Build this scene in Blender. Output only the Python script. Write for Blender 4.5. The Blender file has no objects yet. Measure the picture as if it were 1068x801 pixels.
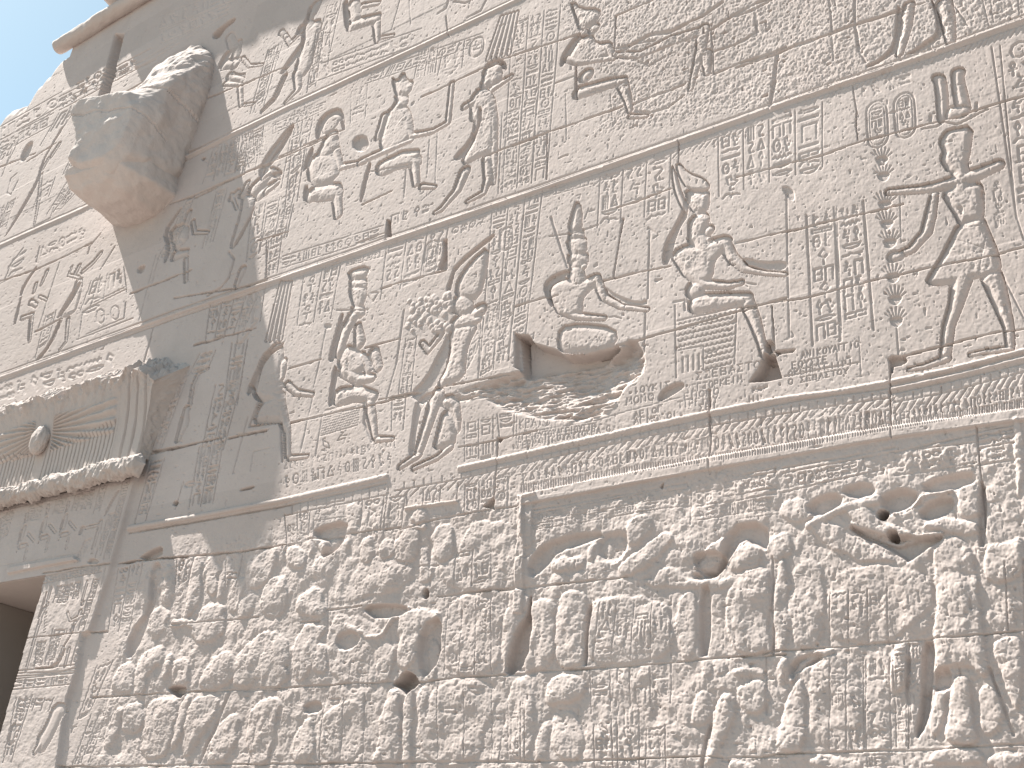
import bpy, bmesh, math, random
import numpy as np
from bisect import bisect_left
from mathutils import Matrix, Vector
random.seed(5); rng = np.random.RandomState(7)
scn = bpy.context.scene
col = scn.collection
# ------------------------------------------------------------------ camera
PP = np.array([534., 400.5]); F = 1122.356
R = np.array([[0.81636647, -0.19366889, -0.54409387],
              [0.57030232, 0.41895286, 0.70656476],
              [0.09111007, -0.88711378, 0.45246888]])   # world = R @ (right, down, forward)
EYE = 1.6
cam_d = bpy.data.cameras.new('camera'); cam = bpy.data.objects.new('camera', cam_d); col.objects.link(cam)
cam_d.sensor_width = 36.0; cam_d.lens = F / 1068.0 * 36.0
cam_d.clip_start = 0.05; cam_d.clip_end = 5000
M = Matrix.Identity(4)
for i in range(3):
    M[i][0] = R[i][0]; M[i][1] = -R[i][1]; M[i][2] = -R[i][2]
M[2][3] = EYE
cam.matrix_world = M
scn.camera = cam
# ------------------------------------------------------------------ light
TO_SUN = Vector((-3.85, -0.98, 5.7)).normalized()
SUN_EL = math.asin(TO_SUN.z); SUN_ROT = math.atan2(TO_SUN.x, TO_SUN.y)
world = bpy.data.worlds.new('World'); scn.world = world; world.use_nodes = True
wn = world.node_tree; wn.nodes.clear()
sky = wn.nodes.new('ShaderNodeTexSky'); sky.sky_type = 'NISHITA'; sky.sun_disc = False
sky.sun_elevation = SUN_EL; sky.sun_rotation = SUN_ROT
sky.air_density = 1.0; sky.dust_density = 0.9; sky.ozone_density = 0.2; sky.altitude = 100
bg = wn.nodes.new('ShaderNodeBackground'); bg.inputs[1].default_value = 0.065
wo = wn.nodes.new('ShaderNodeOutputWorld')
tint = wn.nodes.new('ShaderNodeMix'); tint.data_type = 'RGBA'; tint.blend_type = 'MULTIPLY'; tint.inputs[0].default_value = 1.0
tint.inputs[7].default_value = (1.0, 1.10, 0.93, 1)
wn.links.new(sky.outputs[0], tint.inputs[6]); wn.links.new(tint.outputs[2], bg.inputs[0]); wn.links.new(bg.outputs[0], wo.inputs[0])
sd = bpy.data.lights.new('sun', 'SUN'); sd.energy = 5.0; sd.angle = math.radians(0.5); sd.color = (1.0, 0.95, 0.88)
sun = bpy.data.objects.new('sun', sd); col.objects.link(sun)
sun.rotation_euler = TO_SUN.to_track_quat('Z', 'Y').to_euler(); sun.location = (0, -5, 30)
scn.view_settings.view_transform = 'Standard'; scn.view_settings.look = 'None'
scn.view_settings.gamma = 1.0; scn.view_settings.exposure = 1.55
scn.render.resolution_x = 1024; scn.render.resolution_y = 768
scn.cycles.max_bounces = 6; scn.cycles.diffuse_bounces = 4

# ------------------------------------------------------------------ materials
def stone_mat(name, base, dark, warm, scale=1.0, bump=0.3, warm_amt=0.25):
    m = bpy.data.materials.new(name); m.use_nodes = True
    nt = m.node_tree; N = nt.nodes; L = nt.links; N.clear()
    out = N.new('ShaderNodeOutputMaterial'); b = N.new('ShaderNodeBsdfPrincipled')
    b.inputs['Roughness'].default_value = 0.93
    b.inputs['Specular IOR Level'].default_value = 0.25
    L.new(b.outputs[0], out.inputs[0])
    tc = N.new('ShaderNodeTexCoord')
    def noise(s, det, rough=0.55):
        n = N.new('ShaderNodeTexNoise'); n.inputs['Scale'].default_value = s * scale
        n.inputs['Detail'].default_value = det; n.inputs['Roughness'].default_value = rough
        L.new(tc.outputs['Object'], n.inputs['Vector']); return n
    def ramp(src, p0, p1):
        r = N.new('ShaderNodeMapRange'); r.inputs[1].default_value = p0; r.inputs[2].default_value = p1
        L.new(src, r.inputs[0]); return r.outputs[0]
    def mix(fac, a, bb):
        x = N.new('ShaderNodeMix'); x.data_type = 'RGBA'
        L.new(fac, x.inputs[0])
        for inp, v in ((x.inputs[6], a), (x.inputs[7], bb)):
            if isinstance(v, tuple): inp.default_value = (*v, 1)
            else: L.new(v, inp)
        return x.outputs[2]
    big = noise(0.45, 5); mid = noise(3.0, 6, 0.65); fine = noise(60, 4, 0.7); st = noise(0.9, 4, 0.6)
    c1 = mix(ramp(big.outputs[0], 0.35, 0.68), base, dark)
    wm = N.new('ShaderNodeMath'); wm.operation = 'MULTIPLY'; wm.inputs[1].default_value = warm_amt
    L.new(ramp(st.outputs[0], 0.48, 0.72), wm.inputs[0])
    c2 = mix(wm.outputs[0], c1, warm)
    dk = tuple(v * 0.82 for v in base)
    mm = N.new('ShaderNodeMath'); mm.operation = 'MULTIPLY'; mm.inputs[1].default_value = 0.45
    L.new(ramp(mid.outputs[0], 0.45, 0.75), mm.inputs[0])
    c3 = mix(mm.outputs[0], c2, dk)
    fm = N.new('ShaderNodeMath'); fm.operation = 'MULTIPLY'; fm.inputs[1].default_value = 0.35
    L.new(ramp(fine.outputs[0], 0.5, 0.8), fm.inputs[0])
    c4 = mix(fm.outputs[0], c3, tuple(v * 0.7 for v in base))
    if name == 'sandstone':      # each ashlar block has its own slight tone
        sp = N.new('ShaderNodeSeparateXYZ'); L.new(tc.outputs['Object'], sp.inputs[0])
        cb = N.new('ShaderNodeCombineXYZ'); L.new(sp.outputs[0], cb.inputs[0])
        sh = N.new('ShaderNodeMath'); sh.operation = 'ADD'; sh.inputs[1].default_value = -1.48; L.new(sp.outputs[2], sh.inputs[0]); L.new(sh.outputs[0], cb.inputs[1])
        bk = N.new('ShaderNodeTexBrick'); bk.inputs['Scale'].default_value = 1.0; bk.inputs['Mortar Size'].default_value = 0.0
        bk.inputs['Brick Width'].default_value = 1.35; bk.inputs['Row Height'].default_value = 0.59; bk.offset = .43; bk.squash = 1.25; bk.squash_frequency = 3
        bk.inputs['Color1'].default_value = (.88, .87, .86, 1); bk.inputs['Color2'].default_value = (1.05, 1.04, 1.03, 1); L.new(cb.outputs[0], bk.inputs['Vector'])
        ml = N.new('ShaderNodeMix'); ml.data_type = 'RGBA'; ml.blend_type = 'MULTIPLY'; ml.inputs[0].default_value = .55
        L.new(c4, ml.inputs[6]); L.new(bk.outputs['Color'], ml.inputs[7]); c4 = ml.outputs[2]
    L.new(c4, b.inputs['Base Color'])
    bp = N.new('ShaderNodeBump'); bp.inputs['Strength'].default_value = bump; bp.inputs['Distance'].default_value = 0.002
    L.new(fine.outputs[0], bp.inputs['Height']); L.new(bp.outputs[0], b.inputs['Normal'])
    return m
SAND = stone_mat('sandstone', (0.468, 0.407, 0.382), (0.425, 0.367, 0.343), (0.47, 0.385, 0.35))
SPOUT = stone_mat('weathered_sandstone', (0.50, 0.44, 0.41), (0.43, 0.37, 0.345), (0.46, 0.375, 0.33), 1.0, 0.3, 0.3)
CORN = stone_mat('cornice_sandstone', (0.455, 0.40, 0.37), (0.41, 0.355, 0.33), (0.455, 0.38, 0.34), 1.2, 0.3, 0.4)
DARK = stone_mat('shaded_interior_stone', (0.30, 0.265, 0.24), (0.24, 0.21, 0.19), (0.27, 0.225, 0.19))  # darker copy of the sandstone: the doorway's inner shade put into the colour
GRD = stone_mat('ground_sand', (0.25, 0.22, 0.205), (0.20, 0.178, 0.165), (0.25, 0.212, 0.19), 0.6)

# ------------------------------------------------------------------ objects helpers
def empty(name, loc, label=None, cat=None, parent=None, group=None):
    o = bpy.data.objects.new(name, None); col.objects.link(o); o.location = loc; o.empty_display_size = 0.3
    if label: o['label'] = label
    if cat: o['category'] = cat
    if group: o['group'] = group
    if parent: o.parent = parent
    return o
def link_mesh(name, me, mat, parent=None, label=None, smooth=False):
    o = bpy.data.objects.new(name, me); col.objects.link(o)
    me.materials.append(mat)
    if smooth:
        me.polygons.foreach_set('use_smooth', np.ones(len(me.polygons), dtype=bool))
    if parent:
        o.parent = parent
        if parent.type == 'EMPTY': o.matrix_parent_inverse = Matrix.Translation(-Vector(parent_world(parent)))
    if label: o['label'] = label
    return o
def parent_world(p):
    v = Vector((0, 0, 0))
    while p is not None:
        if p.type == 'EMPTY': v += p.location
        p = p.parent
    return v
def grid_mesh(name, verts, quads):
    me = bpy.data.meshes.new(name)
    n = len(verts); k = len(quads)
    me.vertices.add(n); me.vertices.foreach_set('co', np.ascontiguousarray(verts, dtype=np.float32).ravel())
    me.loops.add(k * 4); me.loops.foreach_set('vertex_index', np.ascontiguousarray(quads, dtype=np.int32).ravel())
    me.polygons.add(k); me.polygons.foreach_set('loop_start', np.arange(0, 4 * k, 4, dtype=np.int32))
    me.update(calc_edges=True)
    return me

# ------------------------------------------------------------------ carved wall height field
WY = 6.0            # the wall plane stands 6 m in front of the viewer
def p2w(px, py, y=WY):
    d = R @ np.array([px - PP[0], py - PP[1], F]); d = d * (y / d[1]); return d[0], d[2]
def w2p(x, y, z):
    c = R.T @ np.array([x, y, z]); return PP + F * c[:2] / c[2]
def mpp(x, z): return (-.54409 * x + .70656 * WY + .45247 * z) / F
Q = 1.38
_xs = np.linspace(1.6, -19.5, 6000); _px = np.array([w2p(x, WY, 2.6)[0] for x in _xs])
_s = (_px.max() - _px) * Q
S = int(_s.max()); X = np.interp(np.arange(S), _s, _xs)            # X decreasing with s
_zs = np.linspace(14.5, 0.35, 6000); _py = np.array([w2p(-5.5, WY, z)[1] for z in _zs])
_t = (_py - _py.min()) * Q * 1.0
T = int(_t.max()); Z = np.interp(np.arange(T), _t, _zs)            # Z decreasing with t
print('grid', S, T)
NX = -X; NZ = -Z
NXl = NX.tolist(); NZl = NZ.tolist()
C = np.zeros((T, S), np.float32)      # carving depth (strokes, joints)
H = np.zeros((T, S), np.float32)      # relief height, + towards the viewer
ID = np.zeros((T, S), np.int16)
PARTS = [('wall_face', None, None, None)]   # name, label, owner ('wall' / 'gate')
YO = [WY]
OWN = ['wall']
def new_part(name, label=None):
    sub = None
    if name in ('plumed_crown', 'crown', 'feather_crown', 'throne'):
        sub = LASTFIG[0]
    PARTS.append((name, label, OWN[0], sub))
    if name == 'carved_figure': LASTFIG[0] = len(PARTS) - 1
    return len(PARTS) - 1
LASTFIG = [None]
TL = {}
for k, y in (('a', 0), ('b', 200), ('c', 390), ('d', 576)):
    for i, x in enumerate((0, 260, 520, 768)): TL[k + str(i + 1)] = (x, y, 300 / 1068.)
TL.update(e1=(0, 100, 200 / 1068.), e2=(0, 240, 200 / 1068.), e3=(140, 120, 200 / 1068.), g1=(0, 480, 160 / 1068.),
          g2=(0, 590, 160 / 1068.), h1=(100, 0, 240 / 1068.), h2=(820, 0, 248 / 1068.), p=(0, 0, 1.),
          k1=(500, 370, 210 / 1068.), k2=(640, 350, 210 / 1068.), k3=(740, 340, 210 / 1068.))
def W(t, x, y):
    ox, oy, s = TL[t]; return p2w(ox + x * s, oy + y * s, YO[0])
def rad(t, r, x, z): return r * TL[t][2] * mpp(x, z)
def pts(t, s):
    o = []
    for q in s.split():
        v = [float(a) for a in q.split(',')]; o.append(W(t, v[0], v[1]))
    return o
def box(x0, x1, z0, z1):
    s0 = max(0, bisect_left(NXl, -x1) - 1); s1 = min(S, bisect_left(NXl, -x0) + 1)
    t0 = max(0, bisect_left(NZl, -z1) - 1); t1 = min(T, bisect_left(NZl, -z0) + 1)
    return s0, s1, t0, t1
def seg_field(ax, az, ar, bx, bz, br, pad):
    m = max(ar, br) + pad
    s0, s1, t0, t1 = box(min(ax, bx) - m, max(ax, bx) + m, min(az, bz) - m, max(az, bz) + m)
    if s1 <= s0 or t1 <= t0: return None
    xx = X[None, s0:s1] - ax; zz = Z[t0:t1, None] - az
    dx, dz = bx - ax, bz - az; L2 = dx * dx + dz * dz + 1e-12
    h = np.clip((xx * dx + zz * dz) / L2, 0, 1)
    d = np.sqrt((xx - h * dx) ** 2 + (zz - h * dz) ** 2)
    return (slice(t0, t1), slice(s0, s1)), d, ar + (br - ar) * h
def carve_seg(a, b, r, depth, hard=False):
    f = seg_field(a[0], a[1], r, b[0], b[1], r, 0)
    if f is None: return
    sl, d, rr = f
    v = np.clip(1 - (d / rr) ** (4 if hard else 2), 0, 1) * depth
    C[sl] = np.maximum(C[sl], v)
def groove(t, s, r=4.0, d=0.008, jit=0.0, hard=False, real=False):
    P = pts(t, s) if not real else s
    if jit:
        out = [P[0]]
        for a, b in zip(P[:-1], P[1:]):
            L = math.hypot(a[0] - b[0], a[1] - b[1]); n = max(1, int(L / 0.12))
            for i in range(1, n + 1):
                j = jit if i < n else 0
                out.append((a[0] + (b[0] - a[0]) * i / n + random.gauss(0, j), a[1] + (b[1] - a[1]) * i / n + random.gauss(0, j)))
        P = out
    for a, b in zip(P[:-1], P[1:]):
        rr = rad(t, r, *a) * (random.uniform(.55, 1.35) if jit else 1)
        carve_seg(a, b, max(rr, 0.004), d * (random.uniform(.6, 1.3) if jit else 1), hard)
def poly_sdf(P, pad):
    P = np.array(P); m = pad
    s0, s1, t0, t1 = box(P[:, 0].min() - m, P[:, 0].max() + m, P[:, 1].min() - m, P[:, 1].max() + m)
    if s1 <= s0 or t1 <= t0: return None
    xx = X[None, s0:s1]; zz = Z[t0:t1, None]
    d2 = np.full((t1 - t0, s1 - s0), 1e9); ins = np.zeros((t1 - t0, s1 - s0), bool)
    n = len(P)
    for i in range(n):
        ax, az = P[i]; bx, bz = P[(i + 1) % n]; dx, dz = bx - ax, bz - az; L2 = dx * dx + dz * dz + 1e-12
        h = np.clip(((xx - ax) * dx + (zz - az) * dz) / L2, 0, 1)
        d2 = np.minimum(d2, (xx - ax - h * dx) ** 2 + (zz - az - h * dz) ** 2)
        if abs(dz) > 1e-9:
            c = ((az > zz) != (bz > zz)) & (xx < (bx - ax) * (zz - az) / dz + ax); ins ^= c
    d = np.sqrt(d2); d[ins] *= -1
    return (slice(t0, t1), slice(s0, s1)), d
def subdiv(P, n=1, closed=True):          # chaikin smoothing of a traced outline
    for _ in range(n):
        o = []
        for i in range(len(P)):
            a = P[i]; b = P[(i + 1) % len(P)]
            o.append((a[0] * .75 + b[0] * .25, a[1] * .75 + b[1] * .25)); o.append((a[0] * .25 + b[0] * .75, a[1] * .25 + b[1] * .75))
        P = o
    return P
def sstep(v): v = np.clip(v, 0, 1); return v * v * (3 - 2 * v)
def hollow(t, d, s, e=5.0, part=None, sm=1, mode='sub'):
    """a recess (or with negative d a raised lump) with a soft edge e (photo px of that tile)"""
    P = subdiv(pts(t, s), sm) if sm else pts(t, s)
    cx, cz = P[0]; er = rad(t, e, cx, cz); f = poly_sdf(P, er)
    if f is None: return
    sl, sd_ = f
    H[sl] -= (d * sstep(0.5 - sd_ / (2 * er))).astype(np.float32)
    if part: ID[sl][sd_ < 0] = part
def lump(t, h, s, e=13.0, sm=2):
    P = subdiv(pts(t, s), sm)
    cx, cz = P[0]; er = rad(t, e, cx, cz); f = poly_sdf(P, er)
    if f is None: return
    sl, sd_ = f
    LUMPS.append((sl, sd_, er, h))
    big = rad(t, e * 4, cx, cz)
    prof = sstep(0.5 - sd_ / (2 * er * .6)) * 0.55 + 0.45 * np.sqrt(np.clip(-sd_ / big, 0, 1))
    prof[sd_ > er] = 0
    LH[sl] = np.maximum(LH[sl], (h * prof).astype(np.float32))
    # undercut moat around the eroded form
    moat = np.exp(-((sd_ - er * .5) / er) ** 2) * 0.10 * h
    LM[sl] = np.maximum(LM[sl], moat.astype(np.float32))
LUMPS = []; LH = np.zeros((T, S), np.float32); LM = np.zeros((T, S), np.float32)
def figure(label, d, limbs, polys=(), cuts=(), name='carved_figure', bulge=30.0):
    """sunk relief: limbs are tapered strokes, polys are pillowed areas; everything is let into the wall by d"""
    pid = new_part(name, label) if name else 0
    d = d * 1.2
    fields = []
    s0, s1, t0, t1 = S, 0, T, 0
    for t, s in limbs:
        v = [[float(a) for a in q.split(',')] for q in s.split()]
        kf = 1.08 if t in ('a3', 'a4', 'b3', 'b4', 'p', 'g1', 'g2') else 1.3
        w = [(*W(t, a[0], a[1]), a[2] * kf) for a in v]
        if len(w) == 1: w = [w[0], w[0]]
        for a, b in zip(w[:-1], w[1:]):
            ra = rad(t, a[2], a[0], a[1]); rb = rad(t, b[2], b[0], b[1])
            f = seg_field(a[0], a[1], ra, b[0], b[1], rb, 0.05)
            if f is None: continue
            sl, dd, rr = f; bu = np.minimum(rad(t, bulge, a[0], a[1]), rr)
            fields.append((sl, dd - rr - .007, np.broadcast_to(bu, dd.shape)))
    for t, s in polys:
        P = subdiv(pts(t, s), 1); f = poly_sdf(P, 0.05)
        if f is None: continue
        sl, dd = f; bu = rad(t, bulge, *P[0])
        dd = dd - .007; fields.append((sl, dd, np.full(dd.shape, bu)))
    if not fields: return
    for sl, *_ in fields:
        t0 = min(t0, sl[0].start); t1 = max(t1, sl[0].stop); s0 = min(s0, sl[1].start); s1 = max(s1, sl[1].stop)
    hb = np.full((t1 - t0, s1 - s0), -1., np.float32); sdm = np.full((t1 - t0, s1 - s0), 9., np.float32)
    for sl, dd, bu in fields:
        ls = (slice(sl[0].start - t0, sl[0].stop - t0), slice(sl[1].start - s0, sl[1].stop - s0))
        q = np.clip(-dd / np.maximum(bu, 1e-4), 0, 1)
        b = np.where(dd < 0, .12 + .88 * np.clip(q, 0, 1) ** .7, -1)
        hb[ls] = np.maximum(hb[ls], b); sdm[ls] = np.minimum(sdm[ls], dd)
    G = (slice(t0, t1), slice(s0, s1))
    gap = 0.0
    cut = sdm < gap
    base = np.where(hb > -0.5, -d + np.maximum(hb, 0) * d * 0.92, -d)
    Hn = np.where(cut, base, 0)
    H[G] = np.where(cut, H[G] * 0.25 + Hn, H[G])
    C[G] = np.where(cut, C[G] * 0.5, C[G])
    if pid: ID[G][cut] = pid
    for t, s in cuts: hollow(t, d, s, 2.5, part=pid, sm=1)

# ---- glyphs ----------------------------------------------------------------
def arc(cx, cy, rx, ry, a0=0, a1=360, n=8):
    return [(cx + rx * math.cos(math.radians(a0 + (a1 - a0) * i / n)), cy + ry * math.sin(math.radians(a0 + (a1 - a0) * i / n))) for i in range(n + 1)]
GL_W = [  # wide signs (aspect about 2:1), each a list of polylines in a unit box, y down
    [[(0, .5), (.12, .25), (.25, .75), (.38, .25), (.5, .75), (.62, .25), (.75, .75), (.88, .25), (1, .5)]],
    [[(0, .5), (.25, .25), (.75, .25), (1, .5), (.75, .75), (.25, .75), (0, .5)]],
    [arc(.5, .25, .45, .6, 0, 180, 6) + [(.95, .25)]],
    [[(0, .6), (1, .6)], [(0, .4), (1, .4)], [(0, .4), (0, .6)], [(1, .4), (1, .6)]],
    [[(0, .2), (1, .2), (1, .8), (0, .8), (0, .2)], [(.5, .2), (.5, .8)]],
    [[(0, .5), (.3, .5), (.4, .3), (.6, .5), (1, .5)], [(.8, .5), (.9, .8)]],
    [[(0, .7), (.2, .3), (.4, .6), (.6, .3), (.8, .6), (1, .3)]],
    [[(0, .25), (1, .25)], [(0, .5), (1, .5)], [(0, .75), (1, .75)]],
    [arc(.25, .5, .2, .35, 0, 360, 6), arc(.75, .5, .2, .35, 0, 360, 6)],
    [[(0, .75), (.15, .3), (.35, .25), (.45, .5), (.8, .55), (1, .8)], [(.5, .55), (.5, .9)]],
]
GL_S = [  # squarish / tall signs
    [[(.5, 0), (.25, .35), (.5, .6), (.75, .35), (.5, 0)], [(.5, .6), (.5, 1)]],
    [arc(.5, .5, .38, .42, 0, 360, 8), [(.5, .5), (.52, .5)]],
    [[(.15, .1), (.35, .05), (.4, .3), (.75, .55), (.95, .9), (.55, .75), (.35, .6), (.25, .3), (.15, .1)], [(.5, .75), (.45, 1)], [(.6, .75), (.62, 1)]],
    [[(.4, .05), (.55, .15), (.4, .3), (.25, .6), (.7, .6), (.7, .95)], [(.45, .35), (.8, .4)]],
    [arc(.5, .2, .2, .2, 0, 360, 6), [(.5, .4), (.5, 1)], [(.2, .55), (.8, .55)]],
    [[(.1, 1), (.1, .1), (.9, .1), (.9, 1)]],
    [[(.2, 0), (.2, 1)], [(.5, 0), (.5, 1)], [(.8, 0), (.8, 1)]],
    [[(.1, .9), (.9, .9), (.5, .1), (.1, .9)]],
    [[(.2, .1), (.6, .1), (.75, .3), (.5, .5), (.3, .7), (.4, .95), (.8, .95)]],
    [[(.1, .1), (.9, .1), (.9, .9), (.1, .9), (.1, .1)], [(.1, .5), (.6, .5)]],
    [[(.3, 0), (.25, .9), (.6, 1)], [(.3, .1), (.7, .25), (.3, .45)]],
    [[(.2, .15), (.45, .1), (.5, .35), (.85, .5), (.6, .7), (.3, .6), (.2, .15)], [(.45, .7), (.4, 1), (.6, 1)]],
]
def quad_map(Qd):
    def f(u, v):
        a = (1 - u) * (1 - v); b = u * (1 - v); c = u * v; d = (1 - u) * v
        return (Qd[0][0] * a + Qd[1][0] * b + Qd[2][0] * c + Qd[3][0] * d, Qd[0][1] * a + Qd[1][1] * b + Qd[2][1] * c + Qd[3][1] * d)
    return f
def draw_glyph(fm, u0, u1, v0, v1, g, r, depth):
    for pl in g:
        P = [fm(u0 + (u1 - u0) * a, v0 + (v1 - v0) * b) for a, b in pl]
        for a, b in zip(P[:-1], P[1:]): carve_seg(a, b, r, depth)
def dist(a, b): return math.hypot(a[0] - b[0], a[1] - b[1])
def column(Qd, depth=0.006, borders=True, rw=None, part=True, keep=1.0, name='hieroglyph_column'):
    """vertical column of signs between two ruled lines; Qd = TL TR BR BL on the wall (metres)"""
    fm = quad_map(Qd); w = (dist(Qd[0], Qd[1]) + dist(Qd[3], Qd[2])) / 2; h = (dist(Qd[0], Qd[3]) + dist(Qd[1], Qd[2])) / 2
    m = mpp(Qd[0][0], Qd[0][1]); r = rw or max(0.9 * m, w * .055)
    if borders:
        carve_seg(Qd[0], Qd[3], max(.8 * m, .005), depth * 1.1); carve_seg(Qd[1], Qd[2], max(.8 * m, .005), depth * 1.1)
    v = 0.01
    while v < 0.985:
        k = random.random()
        if k < .42:
            hh = w * random.uniform(.24, .36) / h
            if random.random() < keep: draw_glyph(fm, .16, .84, v, v + hh * .9, random.choice(GL_W), r, depth)
            v += hh * 1.12
        elif k < .8:
            hh = w * random.uniform(.5, .68) / h
            if v + hh > 1: break
            if random.random() < keep:
                draw_glyph(fm, .14, .47, v, v + hh, random.choice(GL_S), r, depth)
                draw_glyph(fm, .54, .86, v, v + hh, random.choice(GL_S), r, depth)
            v += hh * 1.12
        else:
            hh = w * random.uniform(.6, .8) / h
            if v + hh > 1: break
            if random.random() < keep: draw_glyph(fm, .2, .85, v, v + hh, random.choice(GL_S), r, depth)
            v += hh * 1.12
    if part:
        pid = new_part(name)
        f = poly_sdf(Qd, 0)
        if f is not None: ID[f[0]][f[1] < 0] = pid
def cols(t, s, n=1, **k):
    P = pts(t, s); fm = quad_map(P)
    for i in range(n): column([fm(i / n, 0), fm((i + 1) / n, 0), fm((i + 1) / n, 1), fm(i / n, 1)], **k)
def row(t, s, n=1, depth=0.006, borders=True, part=True, keep=1.0, name='hieroglyph_row'):
    """horizontal band of signs; s = TL TR BR BL"""
    P = pts(t, s); fm0 = quad_map(P)
    for i in range(n):
        Qd = [fm0(0, i / n), fm0(1, i / n), fm0(1, (i + 1) / n), fm0(0, (i + 1) / n)]
        fm = quad_map(Qd); w = (dist(Qd[0], Qd[1]) + dist(Qd[3], Qd[2])) / 2; h = (dist(Qd[0], Qd[3]) + dist(Qd[1], Qd[2])) / 2
        m = mpp(Qd[0][0], Qd[0][1]); r = max(.85 * m, h * .06)
        if borders:
            carve_seg(Qd[0], Qd[1], max(.8 * m, .005), depth); carve_seg(Qd[3], Qd[2], max(.8 * m, .005), depth)
        u = 0.005
        while u < .99:
            k = random.random(); ww = h * random.uniform(.4, .8) / w
            if u + ww > 1: break
            if random.random() < keep:
                if k < .6: draw_glyph(fm, u, u + ww, .15, .85, random.choice(GL_S), r, depth)
                else:
                    draw_glyph(fm, u, u + ww, .15, .47, random.choice(GL_W), r, depth)
                    draw_glyph(fm, u, u + ww, .55, .86, random.choice(GL_W), r, depth)
            u += ww * 1.18
        if part:
            pid = new_part(name); f = poly_sdf(Qd, 0)
            if f is not None: ID[f[0]][f[1] < 0] = pid
LET = {'Α': [[(0, 1), (.5, 0), (1, 1)], [(.2, .62), (.8, .62)]], 'Β': [[(0, 0), (0, 1), (.8, .95), (.85, .6), (0, .5), (.75, .4), (.7, .05), (0, 0)]],
       'Γ': [[(0, 1), (0, 0), (.8, 0)]], 'Δ': [[(0, 1), (.5, 0), (1, 1), (0, 1)]], 'Ε': [[(.8, 0), (0, 0), (0, 1), (.8, 1)], [(0, .5), (.6, .5)]],
       'Η': [[(0, 0), (0, 1)], [(.85, 0), (.85, 1)], [(0, .5), (.85, .5)]], 'Θ': [arc(.5, .5, .48, .5, 0, 360, 10), [(.2, .5), (.8, .5)]],
       'Ι': [[(.4, 0), (.4, 1)]], 'Κ': [[(0, 0), (0, 1)], [(.8, 0), (0, .5), (.8, 1)]], 'Λ': [[(0, 1), (.5, 0), (1, 1)]],
       'Μ': [[(0, 1), (.1, 0), (.5, .7), (.9, 0), (1, 1)]], 'Ν': [[(0, 1), (0, 0), (.85, 1), (.85, 0)]], 'Ο': [arc(.5, .5, .46, .5, 0, 360, 10)],
       'Π': [[(0, 1), (0, 0), (.85, 0), (.85, 1)]], 'Ρ': [[(0, 1), (0, 0), (.75, .08), (.75, .45), (0, .55)]],
       'Σ': [[(.85, 0), (0, 0), (.5, .5), (0, 1), (.85, 1)]], 'Τ': [[(0, 0), (1, 0)], [(.5, 0), (.5, 1)]], 'Υ': [[(0, 0), (.5, .5), (1, 0)], [(.5, .5), (.5, 1)]],
       'Ω': [[(0, 1), (.3, .9), (.05, .4), (.5, 0), (.95, .4), (.7, .9), (1, 1)]], 'Χ': [[(0, 0), (1, 1)], [(1, 0), (0, 1)]]}
def greek(t, x0, y0, x1, y1, hgt, txt, depth=0.009):
    """line of cut letters whose tops run from x0,y0 to x1,y1"""
    n = len(txt)
    for i, ch in enumerate(txt):
        if ch == ' ' or ch not in LET: continue
        u0 = i / n; cw = (x1 - x0) / n * .74
        for pl in LET[ch]:
            P = []
            for a, b in pl:
                u = u0 + a * .74 / n
                P.append(W(t, x0 + (x1 - x0) * u, y0 + (y1 - y0) * u + b * hgt))
            for a, b in zip(P[:-1], P[1:]): carve_seg(a, b, max(rad(t, 3.6, *a), .0052), depth)
def band(t, s):  # part id over a quad without carving
    pass

# ================================================================== FIGURES (traced outlines of the real carvings)
OWN[0] = 'wall'
# register lines ------------------------------------------------------------
def ridge(s, r, h, t='p'):
    P = pts(t, s)
    for a, b in zip(P[:-1], P[1:]):
        rr = rad(t, r, *a); f = seg_field(a[0], a[1], rr, b[0], b[1], rad(t, r, *b), 0)
        if f is None: continue
        sl, d, r2 = f
        H[sl] = np.maximum(H[sl], (h * np.sqrt(np.clip(1 - (d / r2) ** 2, 0, 1))).astype(np.float32))
L1 = '0,394 90,361.5 182,328 300,288 430,243 560,198.5 690,153 820,107 950,63 1068,20 1140,-5'
ridge(L1, 2.6, .016)
for off in (-4.5, -1.5, 4.5):
    groove('p', ' '.join('%f,%f' % (float(q.split(',')[0]), float(q.split(',')[1]) + off) for q in L1.split()), .9, .012)
L2 = '-40,275 0,256 90,216 244,139 300,112 400,66 504,17 560,-10'
ridge(L2, 2.0, .014)
for off in (-3.2, 3.2): groove('p', ' '.join('%f,%f' % (float(q.split(',')[0]), float(q.split(',')[1]) + off) for q in L2.split()), .9, .012)
L0 = '-20,180 60,110 103,88 150,66 190,42 240,12'
for off in (-3, 1.5): groove('p', ' '.join('%f,%f' % (float(q.split(',')[0]), float(q.split(',')[1]) + off) for q in L0.split()), .8, .008)
L3 = '135,551 200,540 296,522 403,497'
ridge(L3, 3.2, .018)
ridge('479,488 560,470 640,452 735,431 815,416 870,409 925,399', 2.6, .014)
ridge('930,398 985,387 1068,366 1140,351', 2.6, .016)
ridge('930,406 985,395 1068,374 1140,359', 2.0, .012)
groove('p', '135,556 200,545 296,528 403,504', 1.3, .014); groove('p', '479,493 560,475 640,457 735,436 830,418 925,405', 1.2, .012)
groove('p', '930,402 985,391 1068,370 1140,355', 1.0, .010); groove('p', '930,410 985,399 1068,379 1140,364', 1.2, .012)
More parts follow.
